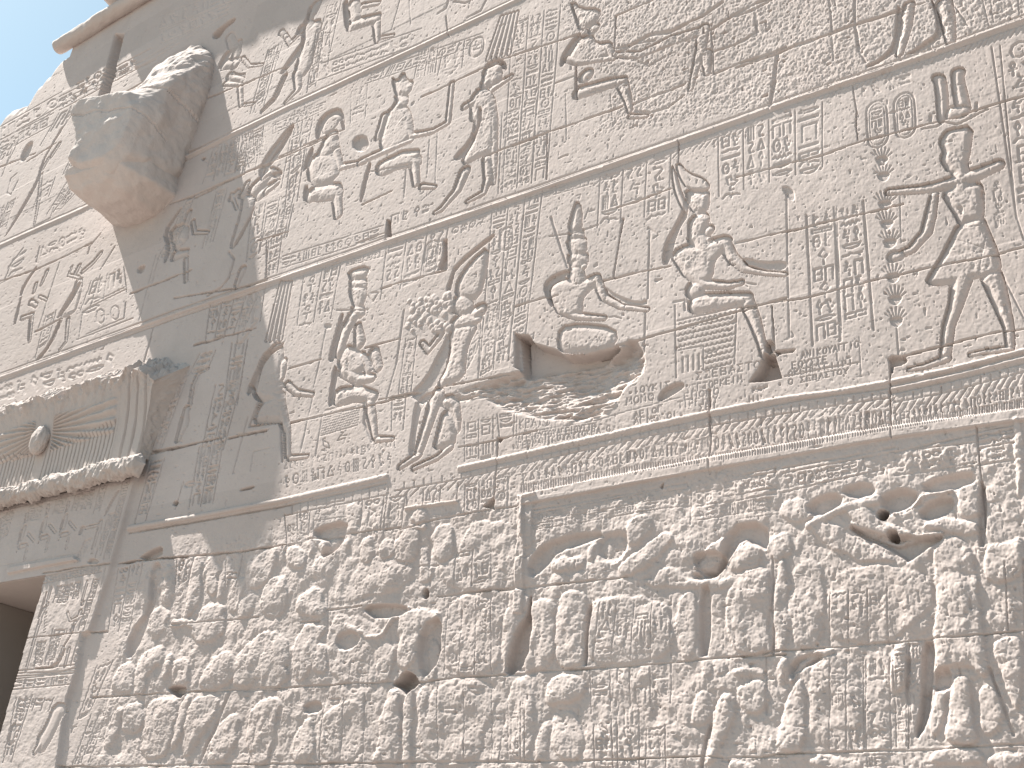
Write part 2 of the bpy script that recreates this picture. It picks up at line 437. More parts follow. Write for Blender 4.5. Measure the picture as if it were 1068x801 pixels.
# strip under the lower band (smooth raised fillet with a flat face)
ST = '546,527 546,516 620,501 740,478 820,464 930,446 1068,427 1140,417 1140,430 1068,440 930,461 820,488 740,493 620,515'
hollow('p', -.022, '546,516 620,500 740,477 820,463 930,445 1068,426 1140,416 1140,429 1068,439 930,458 820,477 740,490 620,513 546,527', 1.1, sm=0, part=new_part('fillet_moulding', 'smooth raised stone fillet above the eroded lower register'))
hollow('p', -.014, '540,517 546,517 548,560 545,640 536,640 540,560', 1.1, sm=0)

def frieze(name, kind, tops, bots, step, depth=.011):
    """repeated motif between two poly-lines given as px lists with the same x's"""
    A = [tuple(map(float, q.split(','))) for q in tops.split()]; B = [tuple(map(float, q.split(','))) for q in bots.split()]
    xs = [a[0] for a in A]; ya = [a[1] for a in A]; yb = [b[1] for b in B]
    x = xs[0]; i = 0
    while x < xs[-1]:
        st = step * random.uniform(.85, 1.15)
        y0 = np.interp(x, xs, ya); y1 = np.interp(x, xs, yb); x2 = x + st; y02 = np.interp(x2, xs, ya); y12 = np.interp(x2, xs, yb)
        a, b, c, d = W('p', x, y0), W('p', x2, y02), W('p', x2, y12), W('p', x, y1)
        r = max(.8 * mpp(*a), .0045)
        dd = depth * random.uniform(.5, 1.2)
        if kind == 'tick': carve_seg(a, d, r, dd)
        elif kind == 'block': carve_seg(b, c, r * 1.1, dd); carve_seg(d, c, r * 1.2, dd)
        elif kind == 'zig':
            carve_seg(d, b, r * 1.3, dd)
            if random.random() < .7: carve_seg(a, b, r, dd * .8)
        elif kind == 'sign':
            fm = quad_map([a, b, c, d]); draw_glyph(fm, .1, .85, .1, .9, random.choice(GL_S), r, dd)
        x = x2; i += 1
    P = [W('p', *a) for a in A] + [W('p', *b) for b in B[::-1]]
    pid = new_part(name); f = poly_sdf(P, 0)
    if f is not None: ID[f[0]][f[1] < 0] = pid
X3 = lambda *v: ' '.join('%g,%g' % p for p in v)
frieze('block_frieze', 'block', X3((412, 505), (479, 493), (544, 477), (680, 446), (820, 424), (926, 408)), X3((412, 512), (479, 500), (544, 484), (680, 454), (820, 431), (926, 415)), 9.5)
frieze('block_frieze', 'zig', X3((412, 512), (479, 500), (544, 484), (680, 454), (820, 431), (926, 415)), X3((412, 520), (479, 509), (544, 493), (680, 463), (820, 440), (926, 424)), 9.5)
frieze('sign_frieze', 'sign', X3((544, 493), (680, 464), (820, 441), (926, 424)), X3((544, 504), (680, 479), (820, 463), (926, 445)), 7, .013)
frieze('tick_frieze', 'tick', X3((544, 506), (680, 483), (820, 462), (926, 441), (1068, 416), (1140, 405)), X3((544, 514), (680, 491), (820, 471), (926, 450), (1068, 426), (1140, 415)), 2.6, .011)
frieze('block_frieze', 'block', X3((932, 413), (985, 402), (1068, 381), (1140, 367)), X3((932, 420), (985, 410), (1068, 388), (1140, 374)), 10)
frieze('block_frieze', 'zig', X3((932, 420), (985, 410), (1068, 388), (1140, 374)), X3((932, 431), (985, 420), (1068, 400), (1140, 386)), 9)
frieze('sign_frieze', 'sign', X3((932, 430), (985, 420), (1068, 400), (1140, 387)), X3((932, 440), (985, 431), (1068, 414), (1140, 402)), 6, .013)
frieze('sign_frieze', 'sign', X3((296, 494), (403, 470)), X3((296, 510), (403, 486)), 9, .012)
frieze('block_frieze', 'block', X3((296, 529), (403, 507)), X3((296, 538), (403, 516)), 9)
frieze('sign_frieze', 'sign', X3((296, 482), (412, 456)), X3((296, 491), (412, 466)), 6, .006)
frieze('rope_frieze', 'zig', X3((840, 103), (950, 66), (1068, 26), (1120, 8)), X3((840, 109), (950, 73), (1068, 34), (1120, 16)), 6, .008)
frieze('rope_frieze', 'zig', X3((620, 188), (700, 160), (790, 128)), X3((620, 194), (700, 166), (790, 134)), 7, .005)

# F1 standing king -----------------------------------------------------------
OWN[0] = 'wall'
figure('striding king at the right end holding a lotus stem, tall two-plumed crown', .026,
  [('a4', '970,612,22 900,642,27 760,688,22 690,702,17 565,712,13'), ('a4', '735,722,13 720,800,19'), ('b4', '720,90,19 705,150,20 650,212,17 590,240,15'),
   ('b4', '838,320,36 815,420,24 788,500,20 776,600,18'), ('b4', '780,618,15 700,648,11 640,660,6'),
   ('b4', '950,320,34 985,420,25 1010,500,16 1016,570,14'), ('b4', '1018,582,10 930,592,9 868,606,5'), ('a4', '825,600,26 830,640,28'), ('a4', '830,650,26 830,700,34')],
  [('a4', '762,720 800,690 900,672 918,700 918,790 912,825 870,812 825,835 812,800 785,760'),
   ('b4', '818,125 870,100 915,88 940,150 970,220 985,292 950,312 860,325 775,348 700,342 722,300 760,240 800,160'),
   ('a4', '770,490 790,478 880,462 868,560 855,612 835,640 790,640 770,618 756,590 768,560 750,530')])
figure('two tall plumes and sun disc of the striding king', .022, [],
  [('a4', '724,290 735,275 762,273 778,290 788,400 778,440 748,460 742,380 738,312'), ('a4', '797,265 812,252 838,250 850,262 842,290 860,360 872,415 845,400 812,400 800,320')], name='plumed_crown', bulge=30)
figure(None, .020, [('a4', '805,415,26 835,413,26')], name=None, bulge=24)
groove('a4', '690,478 745,470 770,452 820,462 870,438 905,418 935,404', 5, .014); groove('a4', '722,455 722,430', 8, .012); groove('a4', '890,412 892,382', 7, .012)
groove('b4', '985,300 1025,385 1068,470', 4, .010)
groove('b4', '850,130 930,120', 2.5, .006); groove('b4', '800,170 970,225', 2.5, .004); groove('b4', '930,140 900,300', 2.5, .004); groove('a4', '760,690 915,665', 3, .004)
def lotus(t, cx, cy, w, pid):
    P = []
    for k in range(7):
        a = math.radians(-90 + (k - 3) * 22); groove(t, '%f,%f %f,%f' % (cx + math.cos(a) * w * .12, cy + w * .1, cx + math.cos(a) * w * .62, cy + math.sin(a) * w * .62), 4.2, .009)
    hollow(t, .012, '%f,%f %f,%f %f,%f %f,%f' % (cx - w * .42, cy - w * .05, cx + w * .42, cy - w * .12, cx + w * .18, cy + w * .42, cx - w * .18, cy + w * .42), 3)
    f = poly_sdf(pts(t, '%f,%f %f,%f %f,%f %f,%f %f,%f' % (cx - w * .6, cy - w * .5, cx + w * .6, cy - w * .6, cx + w * .45, cy + w * .2, cx, cy + w * .5, cx - w * .45, cy + w * .2)), 0)
    if f: ID[f[0]][f[1] < 0] = pid
lp = new_part('lotus_stem', 'upright stem of stacked lotus flowers held by the striding king')
for t, x, y, w in (('a4', 540, 585, 66), ('a4', 546, 645, 66), ('a4', 552, 750, 70), ('b4', 558, 110, 66), ('b4', 570, 180, 70), ('b4', 582, 308, 72), ('b4', 590, 392, 70), ('b4', 594, 472, 70)):
    lotus(t, x, y, w, lp)
groove('b4', '596,500 603,605', 3.5, .009); groove('b4', '608,20 612,190', 3, .007)
figure(None, .016, [('b4', '585,240,22 600,238,20')], name=None)
# F3 seated god -------------------------------------------------------------
figure('seated god in a tall crown holding a long staff, on a scale-patterned throne', .026,
  [('b3', '742,112,40 730,165,30'), ('b3', '778,142,22'), ('b3', '778,172,8'), ('b3', '740,170,30 760,200,34'), ('b3', '672,232,30 702,292,23 760,342,19 850,348,15 900,336,11'),
   ('b3', '838,190,22 866,242,20 912,284,15 990,300,10 1062,306,8'), ('b3', '742,414,40 850,402,32 918,396,26'), ('b3', '730,360,38'),
   ('b3', '922,410,25 952,482,21 976,560,15 988,600,16'), ('b3', '1000,606,13 1030,604,9')],
  [('b3', '642,220 700,190 750,200 800,168 850,158 872,182 830,225 800,255 795,320 750,345 722,340 690,300 652,262'),
   ('a3', '690,700 740,712 782,700 782,770 760,790 720,790 700,750')],
  cuts=[('b3', '690,10 708,78 662,150 632,268 604,268 614,190 660,112 682,66')])
figure('tall crown with a hooked plume on the seated god', .022, [], [('a3', '655,612 672,604 700,640 765,662 787,697 760,705 700,700 672,660'), ('a3', '640,606 660,650 680,720 705,775 690,790 660,735 645,680')], name='crown', bulge=12)
groove('b3', '900,335 955,344', 5, .010); groove('b3', '880,330 925,352', 4, .008)
groove('b4', '186,5 190,270 198,540', 4.2, .011); groove('b4', '198,540 180,552', 3, .008); hollow('a4', .012, '165,695 190,690 215,710 215,745 195,740', 3)
groove('b4', '190,550 215,535 205,520', 4, .01)
hollow('b4', .014, '15,240 100,262 185,255 185,285 140,296 40,280', 3, sm=1)
tp = new_part('throne', 'block throne with scale pattern under the tall-crowned seated god')
P_ = pts('b3', '660,480 885,430 878,640 662,692'); f_ = poly_sdf(P_, 0); ID[f_[0]][f_[1] < 0] = tp
groove('b3', '660,480 885,430', 4, .008); groove('b3', '885,430 878,640', 3.5, .008); groove('b3', '655,420 660,690', 4, .010); groove('b3', '650,410 690,402 692,440', 6, .012)
groove('b3', '665,590 762,572 762,665', 3, .007)
fm = quad_map(P_)
for j in range(10):
    for i in range(12):
        u = (i + .5 * (j % 2)) / 12 + .03; v = (j + .5) / 10
        if u > .96 or (u < .47 and v > .5): continue
        c0 = fm(u, v); A_ = [(c0[0] + .017 * math.cos(q), c0[1] - .015 * math.sin(q)) for q in (0, .8, 1.57, 2.3, 3.14)]
        for a, b in zip(A_[:-1], A_[1:]): carve_seg(a, b, .0062, .010)
for i in range(4): groove('b3', '%f,%f %f,%f' % (685 + i * 20, 615 - i * 4, 685 + i * 20, 670 - i * 4), 5, .008)
# F4 kneeling goddess --------------------------------------------------------
figure('small seated deity on a cushion with a thin staff and feathered crown, above the square hole', .024,
  [('b3', '294,262,34'), ('b3', '312,275,16'), ('b3', '285,290,30 290,330,34'), ('b3', '360,320,18 390,390,15 450,424,11 552,436,8'), ('b3', '205,375,24 232,436,18 290,462,15 390,468,10'), ('b3', '270,440,30')],
  [('b3', '180,352 232,318 300,328 370,296 385,328 330,372 310,400 312,452 240,470 215,430 190,392'),
   ('b3', '226,500 300,486 430,502 442,560 380,592 240,600 215,570'), ('b3', '246,170 325,156 327,235 268,242'), ('b3', '258,222 330,218 334,270 254,275'), ('b3', '262,140 312,130 318,172 256,180'), ('b3', '252,150 276,60 290,32 310,60 308,150')],
  cuts=[('b3', '168,372 168,340 200,308 262,286 254,312 200,342 186,372 202,420 194,430')])
groove('b3', '195,95 225,190 256,280', 6, .014); groove('b3', '190,166 260,156 320,140 370,122', 4, .011); groove('b3', '388,468 430,462 455,470', 4, .009)
groove('b3', '290,15 305,10 300,30', 4, .01); groove('b3', '320,100 335,60', 3, .008); groove('b3', '560,140 553,395', 4.5, .012); groove('b3', '545,440 540,600', 4.5, .012); groove('b3', '555,132 590,160 575,172', 5, .012)
hollow('b3', .014, '385,345 440,385 520,412 550,395 550,420 470,415 400,385', 3)
# F5 seated king at the top ---------------------------------------------------
figure('seated god in double crown near the top edge, above the band of sign columns', .026,
  [('a3', '352,105,24'), ('a3', '250,215,17 300,226,19 430,212,13'), ('a3', '400,170,18 428,215,12'), ('a3', '302,342,30 400,312,25 462,298,18'), ('a3', '325,280,30'),
   ('a3', '460,315,22 480,370,15 487,410,11'), ('a3', '490,432,11 550,430,7')],
  [('a3', '265,12 282,5 300,28 375,30 378,60 350,92 300,116 288,80'), ('a3', '300,132 350,128 360,160 420,150 425,200 350,235 290,245 250,220 270,180')],
  cuts=[('a3', '298,120 310,125 262,190 240,245 226,245 232,210 262,160'), ('a3', '284,240 292,240 292,362 282,368')])
groove('a3', '290,80 268,15', 5, .014); groove('a3', '245,340 262,330 420,330', 3, .006); groove('a3', '250,350 252,520', 3, .007); groove('a3', '415,350 425,470', 3, .007)
# upper right damaged figure remains
for s, r, d in (('430,205 490,170 560,130 640,118 700,88 760,60 830,10', 9, .022), ('440,215 500,225 560,245 620,210', 7, .016), ('440,180 520,160 580,150', 6, .014),
                ('500,388 560,362 640,335 690,312', 7, .018), ('512,412 560,420 630,400 690,352', 6, .014), ('790,112 860,66 960,12 1068,-30', 9, .026), ('790,112 796,200 798,276', 6, .02),
                ('798,276 900,232 1030,190 1068,172', 6, .022), ('1032,200 1020,300 1004,402', 5, .018), ('958,50 962,118', 5, .016), ('962,118 880,165 800,192', 6, .018)):
    groove('a3', s, r, d, jit=.004)
figure('damaged striding figure with broad legs at the top of the wall', .020, [('a3', '760,110,24 752,180,20'), ('a3', '748,190,20 735,240,15 712,330,10'), ('a3', '770,200,20 775,270,12'), ('a3', '430,200,9 520,205,16 640,150,22 740,120,20')], bulge=12)
for s, r, d in (('0,60 70,35 130,0', 8, .024), ('70,40 76,130', 6, .016), ('76,130 0,165', 5, .018), ('0,250 150,198 220,170 350,125 480,80 590,45', 8, .026), ('155,200 145,300 122,405', 6, .022),
                ('345,0 355,115 362,225', 5, .010), ('440,0 442,100 455,190 480,230', 6, .012), ('365,0 372,40', 4, .008), ('590,40 700,10', 5, .018)):
    groove('a4', s, r, d, jit=.004)
hollow('a4', .028, '595,20 612,30 606,110 596,190 560,215 490,252 480,246 540,215 580,170 592,100', 4)
figure('pair of striding legs cut off by the top edge of the picture', .024, [('a4', '640,20,20 630,100,20 605,200,12'), ('a4', '770,10,26 785,80,24 795,150,16')],
       [], cuts=[('a4', '728,0 755,60 772,120 745,150 690,190 640,200 620,210 690,160 740,130 745,80 722,0')])
groove('a4', '800,5 860,95', 4, .010); cols('a4', '945,0 1045,-25 1050,50 955,80', 1); groove('a4', '915,0 938,95', 3, .008)

# F6 offering king -------------------------------------------------------------
figure('king in a tall pointed crown offering a bunch of flowers, left of the broken patch', .028,
  [('b2', '782,412,34 800,430,28'), ('b2', '855,438,24 835,450,24'), ('b2', '770,485,26 800,475,30 845,470,16'), ('b2', '640,560,10 662,588,11 700,540,13 722,500,14'), ('c2', '695,80,28 672,160,22 632,280,18'),
   ('c2', '628,300,14 560,345,10'), ('c2', '745,270,14 700,310,10 610,350,8')],
  [('b2', '890,196 880,300 855,395 800,405 762,385 768,330 820,255'), ('b2', '740,500 800,480 850,490 815,560 800,620 802,690 725,722 692,715 735,630'),
   ('c2', '720,130 760,150 772,250 742,272 680,282 692,230'), ('c2', '740,70 780,90 790,200 765,230 745,140 700,110')],
  cuts=[('b2', '908,150 908,172 850,215 765,290 755,330 740,385 730,360 745,320 762,270')])
hollow('b2', .020, '735,520 742,610 705,690 650,790 605,770 600,745 655,690 700,600 722,560', 4)
hollow('c2', .020, '700,60 640,120 622,200 610,300 590,300 605,200 612,120 640,70', 3)
bp_ = new_part('flower_bunch', 'lumpy carved bunch of flowers held out by the pointed-crown king')
for i in range(70):
    x = 580 + 165 * random.random(); y = 395 + 130 * random.random() - (x - 580) * .1
    a = W('b2', x, y); r = rad('b2', random.uniform(9, 16), *a)
    f = seg_field(a[0], a[1], r, a[0], a[1], r, 0)
    if f:
        H[f[0]] = np.maximum(H[f[0]], (np.sqrt(np.clip(1 - (f[1] / f[2]) ** 2, 0, 1)) * .014 - .004 * (f[1] < f[2])).astype(np.float32) * (f[1] < f[2])); ID[f[0]][f[1] < f[2]] = bp_
groove('b2', '575,440 560,540 545,640', 5, .013); groove('b2', '545,640 505,780', 4, .008)
# F7 seated goddess ------------------------------------------------------------
figure('seated goddess with a child on her lap and a horned plumed crown', .028,
  [('b2', '384,462,24 352,520,24 330,590,22'), ('b2', '402,500,14 408,560,22'), ('b2', '350,660,24 398,694,20 455,690,14'), ('b2', '460,600,22 478,650,16'), ('b2', '415,610,16 440,660,14'),
   ('b2', '335,758,30 400,748,26 455,762,22'), ('c2', '335,88,26 400,72,24 445,84,20'), ('c2', '442,105,20 456,170,16 464,232,12'), ('c2', '470,242,11 532,240,7')],
  [('b2', '320,620 360,560 410,590 440,640 400,680 345,690'), ('b2', '375,345 430,338 440,372 420,432 388,435 368,370'), ('b2', '362,292 446,270 432,325 378,338'), ('b2', '370,322 436,312 438,362 372,366'), ('b2', '380,418 426,415 430,468 370,470')],
  cuts=[('b2', '352,455 340,450 325,500 295,600 292,630 314,628 325,560'), ('b2', '312,640 328,660 308,790 292,800 296,740')])
groove('b2', '440,385 458,410 480,375 455,375', 4, .010); groove('b2', '430,330 450,280', 4, .010); groove('b2', '325,440 440,438', 5, .010)
groove('b2', '287,500 262,620 238,725', 3.5, .009); hollow('b2', .010, '280,490 305,490 305,508 280,508', 3)
groove('c2', '280,135 425,98', 4, .009); tp2 = new_part('throne', 'block throne with brick pattern under the goddess with a child')
P_ = pts('c2', '272,145 422,100 400,255 245,305'); f_ = poly_sdf(P_, 0); ID[f_[0]][f_[1] < 0] = tp2
groove('c2', '272,145 245,305', 3.5, .009); groove('c2', '240,60 190,290', 4, .009); groove('c2', '262,230 400,190', 3, .007); fm = quad_map(P_)
for j in range(8):
    carve_seg(fm(0.05, .08 + j * .06), fm(.95, .08 + j * .06), .0045, .005)
    for i in range(14): carve_seg(fm(.05 + (i + .5 * (j % 2)) / 15., .08 + j * .06), fm(.05 + (i + .5 * (j % 2)) / 15., .14 + j * .06), .0045, .005)
draw_glyph(fm, .08, .35, .62, .95, GL_S[2], .007, .013); draw_glyph(fm, .4, .8, .6, .92, GL_S[3], .007, .013)
groove('c2', '432,110 425,180 455,250', 7, .016)
# F8 far left seated --------------------------------------------------------------
figure('seated bearded god at the edge of the spout shadow, feathered crown', .026,
  [('b2', '95,592,28 75,640,26'), ('b2', '122,640,20 118,690,14'), ('b2', '95,700,26 100,740,22'), ('b2', '140,715,12 170,745,12 232,752,8'), ('c2', '60,60,26 110,95,24'), ('c2', '112,110,22 122,160,20 140,210,14 142,300,12'), ('c2', '150,312,10 215,305,6')],
  [('b2', '60,590 120,560 130,600 115,680 130,730 60,790 10,760 20,720 30,650'), ('c1', '1000,80 1050,60 1055,175 985,180 935,185 960,110')],
  cuts=[('b2', '130,556 126,570 62,620 30,700 0,760 -12,740 16,680 50,600')])
figure('fan of tall upright feathers above the bearded seated god', .020, [('b2', '%d,338,7 %d,550,7' % (118 + i * 12, 66 + i * 17)) for i in range(4)], name='feather_crown', bulge=8)
for s in ('925,40 960,100 925,195 1040,180 1048,325', ): groove('c1', s, 5, .016)
groove('c1', '880,225 1000,205', 2.5, .006); groove('c1', '920,160 865,370', 3, .008); groove('c1', '940,290 1000,275', 2.5, .005); groove('c1', '940,290 930,360', 2.5, .005)
# F9 second register figures ---------------------------------------------------------
figure('seated goddess with a round disc headdress in the second register', .028,
  [('a2', '300,515,30 282,560,34'), ('a2', '240,620,24 262,660,24'), ('a2', '320,560,16 335,620,14 430,600,9'), ('a2', '235,722,28 320,702,22'), ('a2', '322,720,18 328,800,14'), ('b2', '330,20,14 335,85,12')],
  [('a2', '225,580 300,550 340,595 330,665 250,700 210,660'), ('a2', '275,500 330,500 335,545 300,570 265,560'), ('a2', '215,700 330,670 350,700 345,740 225,755')],
  cuts=[('a2', '246,520 246,470 270,425 320,398 348,410 356,480 345,484 335,430 300,428 268,470 262,510'), ('a2', '240,560 226,600 204,640 200,615 232,540'), ('a2', '205,690 222,690 212,745 200,748')])
figure(None, .018, [('a2', '302,458,34')], name=None, bulge=16)
figure('seated crowned figure in the middle of the second register, arm stretched out', .028,
  [('a2', '562,332,20'), ('a2', '556,385,24 535,420,26'), ('a2', '500,430,14 475,510,12'), ('a2', '560,440,18 600,505,13 680,488,11 738,455,11 752,310,10'), ('a2', '495,620,24 560,585,24 612,578,22'),
   ('a2', '612,600,18 620,680,14'), ('a2', '640,692,11 690,695,7'), ('a2', '410,600,12 500,560,14 600,520,12')],
  [('a2', '525,285 548,300 572,260 588,300 612,296 596,352 545,364'), ('a2', '520,395 580,385 605,430 612,490 575,540 500,575 478,530 500,450'), ('a2', '470,610 520,580 600,555 640,575 640,620 560,625 500,655 470,650'), ('a2', '535,345 590,345 590,395 550,400')],
  cuts=[('a2', '445,600 455,610 440,660 420,750 408,750 425,660')])
groove('a2', '430,665 440,640 585,610 575,735', 4, .010); groove('a2', '205,755 300,740', 3, .008)
hollow('a2', .03, '385,510 430,500 445,535 425,562 385,555', 6)
figure('standing king with ringed headdress leaning forward in the second register', .028,
  [('a2', '915,255,26 880,305,22'), ('a2', '850,360,28 850,420,30'), ('a2', '900,330,16 970,285,10'), ('a2', '800,395,14 850,365,14'), ('a2', '798,640,22 772,705,18 715,775,12 690,790,7'), ('a2', '880,590,16 888,660,18 870,715,12 810,748,7')],
  [('a2', '830,335 885,320 920,380 915,560 872,575 800,615 786,592 835,500'), ('a2', '880,240 930,235 945,285 905,320 870,320 862,280'), ('a2', '880,380 925,370 920,680 895,690')],
  cuts=[('a2', '862,395 862,450 840,510 790,590 762,596 760,580 810,530 846,460 848,400'), ('a2', '874,240 915,215 950,225 960,260 945,262 930,236 905,235 885,255')])
figure('fan of five upright feathers on the leaning king', .020, [('a2', '%d,%d,7 %d,%d,7' % (938 + i * 14, 62 - i * 4, 885 + i * 20, 220 - i * 5)) for i in range(5)], name='feather_crown', bulge=8)
figure('striding king at the top, left of the upper seated god', .026,
  [('a2', '248,18,22 235,45,24'), ('a2', '215,95,24 220,140,28'), ('a2', '190,120,10 150,160,9 132,130,9'), ('a2', '132,285,12 95,365,13 48,412,8'), ('a2', '178,270,18 182,330,14 135,380,7')],
  [('a2', '200,110 262,60 270,100 245,180 230,250 200,290 165,270 185,200')],
  cuts=[('a2', '232,20 222,20 205,80 180,100 172,130 192,120 195,155 160,200 112,272 124,278 176,220 206,160 205,100'), ('a2', '140,262 142,280 110,350 70,400 36,424 84,370 118,310')])
figure(None, .020, [('a2', '118,118,12 135,135,8')], name=None)
figure('seated figure cut by the top edge, near the middle', .026,
  [('a2', '385,15,24 395,60,22'), ('a2', '385,92,24 470,68,20'), ('a2', '473,85,16 476,150,11'), ('a2', '490,140,7 535,132,6'), ('a2', '420,20,12 480,10,10')], [], cuts=[('a2', '368,0 360,30 372,40 366,110 354,100 346,20 355,0')])
figure('broken crowned figure with a long wing beside the spout shadow', .026, [('a2', '60,660,26 20,700,30'), ('a2', '95,640,14 110,650,12'), ('a2', '40,720,24 100,680,16')],
  [], cuts=[('a2', '160,455 168,470 120,560 62,640 40,660 45,630 90,560 140,480')])
groove('a2', '740,0 730,30 700,50', 7, .018); groove('a2', '760,5 800,12 830,0', 6, .014); groove('a2', '880,0 860,40 810,65', 6, .016)
for s in ('595,0 600,90', '300,180 300,120 330,30', '700,480 690,700 640,745', '670,520 660,660', '560,0 530,110'): groove('a2', s, 3, .007)
# shaded and far figures -----------------------------------------------------------
figure('seated figure lightly cut inside the spout shadow', .026, [('b1', '700,80,14 690,110,14'), ('b1', '665,140,22 660,190,22'), ('b1', '650,235,20 690,225,14'), ('b1', '715,110,9 722,150,8 770,150,6'), ('b1', '690,250,10 690,330,8')], [('b1', '630,130 700,110 700,190 630,200')],
  cuts=[('b1', '668,58 676,60 616,150 632,195 618,262 606,262 618,200 602,150')])
figure('leaning robed figure at the right of the spout shadow', .020, [('b1', '860,20,14 880,0,12'), ('e3', '630,380,18 600,440,22'), ('e3', '540,440,10 570,520,8'), ('b1', '900,290,16 880,340,12')],
  [('e3', '600,440 665,440 660,520 620,640 560,740 530,740 560,640 590,540')], cuts=[('e3', '668,440 674,500 650,580 560,740 540,748 600,640 652,540')])
groove('b1', '850,225 870,250 850,320 820,355 770,385', 6, .014)
figure('broken kneeling king at the lit edge of the spout shadow', .024, [('e3', '720,340,20 760,310,20 800,330,14'), ('e3', '740,420,26 800,370,14')], [],
  cuts=[('e3', '878,44 892,60 850,140 760,230 720,290 705,350 690,330 705,270 750,200 820,110')])
figure('small seated figure right above the spout, in the top register', .024,
  [('a1', '882,165,18 876,205,20'), ('a1', '872,240,18'), ('a1', '850,290,13 900,285,12'), ('a1', '890,305,12 895,390,9'), ('a1', '905,390,6 940,385,5'), ('a1', '900,215,8 925,245,7 975,240,5'), ('a1', '835,310,10 880,310,10')],
  [], cuts=[('a1', '862,180 852,210 820,250 806,262 815,230 840,190')])
figure('striding figure with bent arms left of the spout shadow', .024,
  [('e2', '440,200,14 420,240,16'), ('e2', '400,205,8 380,250,7 440,265,9'), ('e2', '560,130,14 520,180,14 460,230,14'), ('e2', '340,500,13 300,600,12 235,700,8'), ('e2', '380,500,13 370,620,9 330,670,7'), ('e2', '380,110,0.1')],
  [('e2', '430,260 470,270 430,440 400,470 350,490 330,470 390,380')],
  cuts=[('e2', '440,280 450,300 400,400 325,495 318,485 385,370'), ('e2', '330,500 340,510 300,600 260,680 210,725 200,720 270,640')])
figure('seated figure with knees drawn up at the far left', .024,
  [('e2', '200,300,12 190,340,14'), ('e2', '170,400,16 200,420,14'), ('e2', '120,490,12 180,470,12'), ('e2', '180,480,10 165,620,8'), ('e2', '220,370,8 260,390,7'), ('e2', '230,300,12 260,230,14')],
  [], cuts=[('e2', '200,200 208,205 140,310 120,370 108,360 125,310'), ('e2', '112,370 122,372 92,520 70,528'), ('e2', '160,490 168,492 160,620 150,620')])
figure('tall narrow striding god at the far left edge', .022, [('e1', '330,270,14 290,330,16'), ('e1', '270,350,12 240,400,14'), ('e1', '230,440,10 215,580,12 190,720,6')], [],
  cuts=[('e1', '345,170 350,185 290,280 240,370 215,480 150,600 40,770 20,790 120,620 205,470 225,380 300,250')])
hollow('e1', .04, '160,255 190,260 150,350 115,370 120,320', 6); groove('e1', '80,260 10,450', 6, .014); groove('e1', '395,60 370,150 300,250', 7, .014, jit=.004)
groove('e1', '95,430 60,460 40,540 60,550 100,470', 6, .014); groove('e1', '300,620 280,680 200,720', 5, .01)
groove('e2', '130,100 60,190 30,270', 7, .016); groove('e2', '220,90 200,180', 7, .016); groove('e2', '560,20 500,90 490,130', 8, .018); groove('e2', '640,90 560,220', 7, .014)
groove('e2', '870,130 770,520', 3, .008); groove('e2', '885,140 825,380', 3, .006); groove('e2', '0,300 60,265', 6, .014)
for s in ('500,430 700,330', '510,410 690,320', '430,610 740,490', '400,680 740,560', '700,400 690,490 480,580', '460,470 440,600', '560,250 500,440', '330,180 210,560', '220,560 330,500'): groove('e2', s, 5, .012)
for c_ in ((560, 480), (640, 460)): groove('e2', ' '.join('%g,%g' % p for p in arc(c_[0], c_[1], 24, 40, 0, 360, 8)), 6, .012)
figure('curved serpent or sceptre carved beside the gateway cornice', .026, [('b1', '770,655,6 735,670,7 715,720,7 705,790,8'), ('c1', '690,130,12 680,190,22 660,240,12')], [])
groove('c1', '715,60 705,130', 6, .01)
# vertical slot high on the left, and wide slot shadows
hollow('p', .16, '120,36 128,37 110,112 101,112', 2.6, sm=0, part=new_part('flagstaff_slot', 'long straight vertical slot high on the wall left of the spout'))
hollow('h1', .10, '545,150 640,80 648,95 600,130 570,178 540,175', 5)
hollow('b1', .03, '510,280 540,270 530,300 510,300', 4)
figure(None, .02, [('h1', '620,170,20 640,220,24'), ('h1', '600,300,24 650,290,24'), ('h1', '620,350,18 680,370,12')], [], name=None)
# ================================================================== INSCRIPTION COLUMNS
cols('p', '749,143 858,107 858,174 750,205', 4, depth=.009)
cols('b4', '262,88 368,66 388,540 286,568', 1, depth=.009); cols('b4', '372,62 468,36 508,510 392,540', 1, depth=.009); groove('b4', '258,85 284,572', 4, .012); groove('b4', '472,32 511,515', 4, .012); groove('b4', '362,58 386,545', 4, .011)
cols('p', '1043,47 1080,34 1092,222 1060,228', 1, depth=.010); groove('a4', '948,175 1040,800', 4, .011); groove('b4', '1040,88 1068,180', 4, .010)
cols('a4', '940,680 990,665 1005,830 955,850', 1, depth=.008, borders=False)
# cartouches
def cartouche(t, cx, cy, w, h, lean=0):
    pid = new_part('cartouche', None)
    P = []
    for k in range(24):
        a = 2 * math.pi * k / 24; c, s_ = math.cos(a), math.sin(a)
        yy = (h - w) * (1 if s_ > 0 else -1) * (abs(s_) > .01) + w * s_
        P.append((cx + w * c + lean * yy, cy + yy - .3 * w * c))
    s = ' '.join('%g,%g' % p for p in P + P[:1]); groove(t, s, 5, .010)
    P2 = ' '.join('%g,%g' % (cx + (p[0] - cx) * .74, cy + (p[1] - cy) * .88) for p in P + P[:1]); groove(t, P2, 3, .006)
    q = [W(t, cx - w * .75 - lean * h * .8, cy - h * .75 + .2 * w), W(t, cx + w * .75 - lean * h * .8, cy - h * .75 - .2 * w), W(t, cx + w * .75 + lean * h * .8, cy + h * .8 - .2 * w), W(t, cx - w * .75 + lean * h * .8, cy + h * .8 + .2 * w)]
    column(q, depth=.008, borders=False, part=False)
    f = poly_sdf([W(t, *p) for p in P], 0)
    if f: ID[f[0]][f[1] < 0] = pid
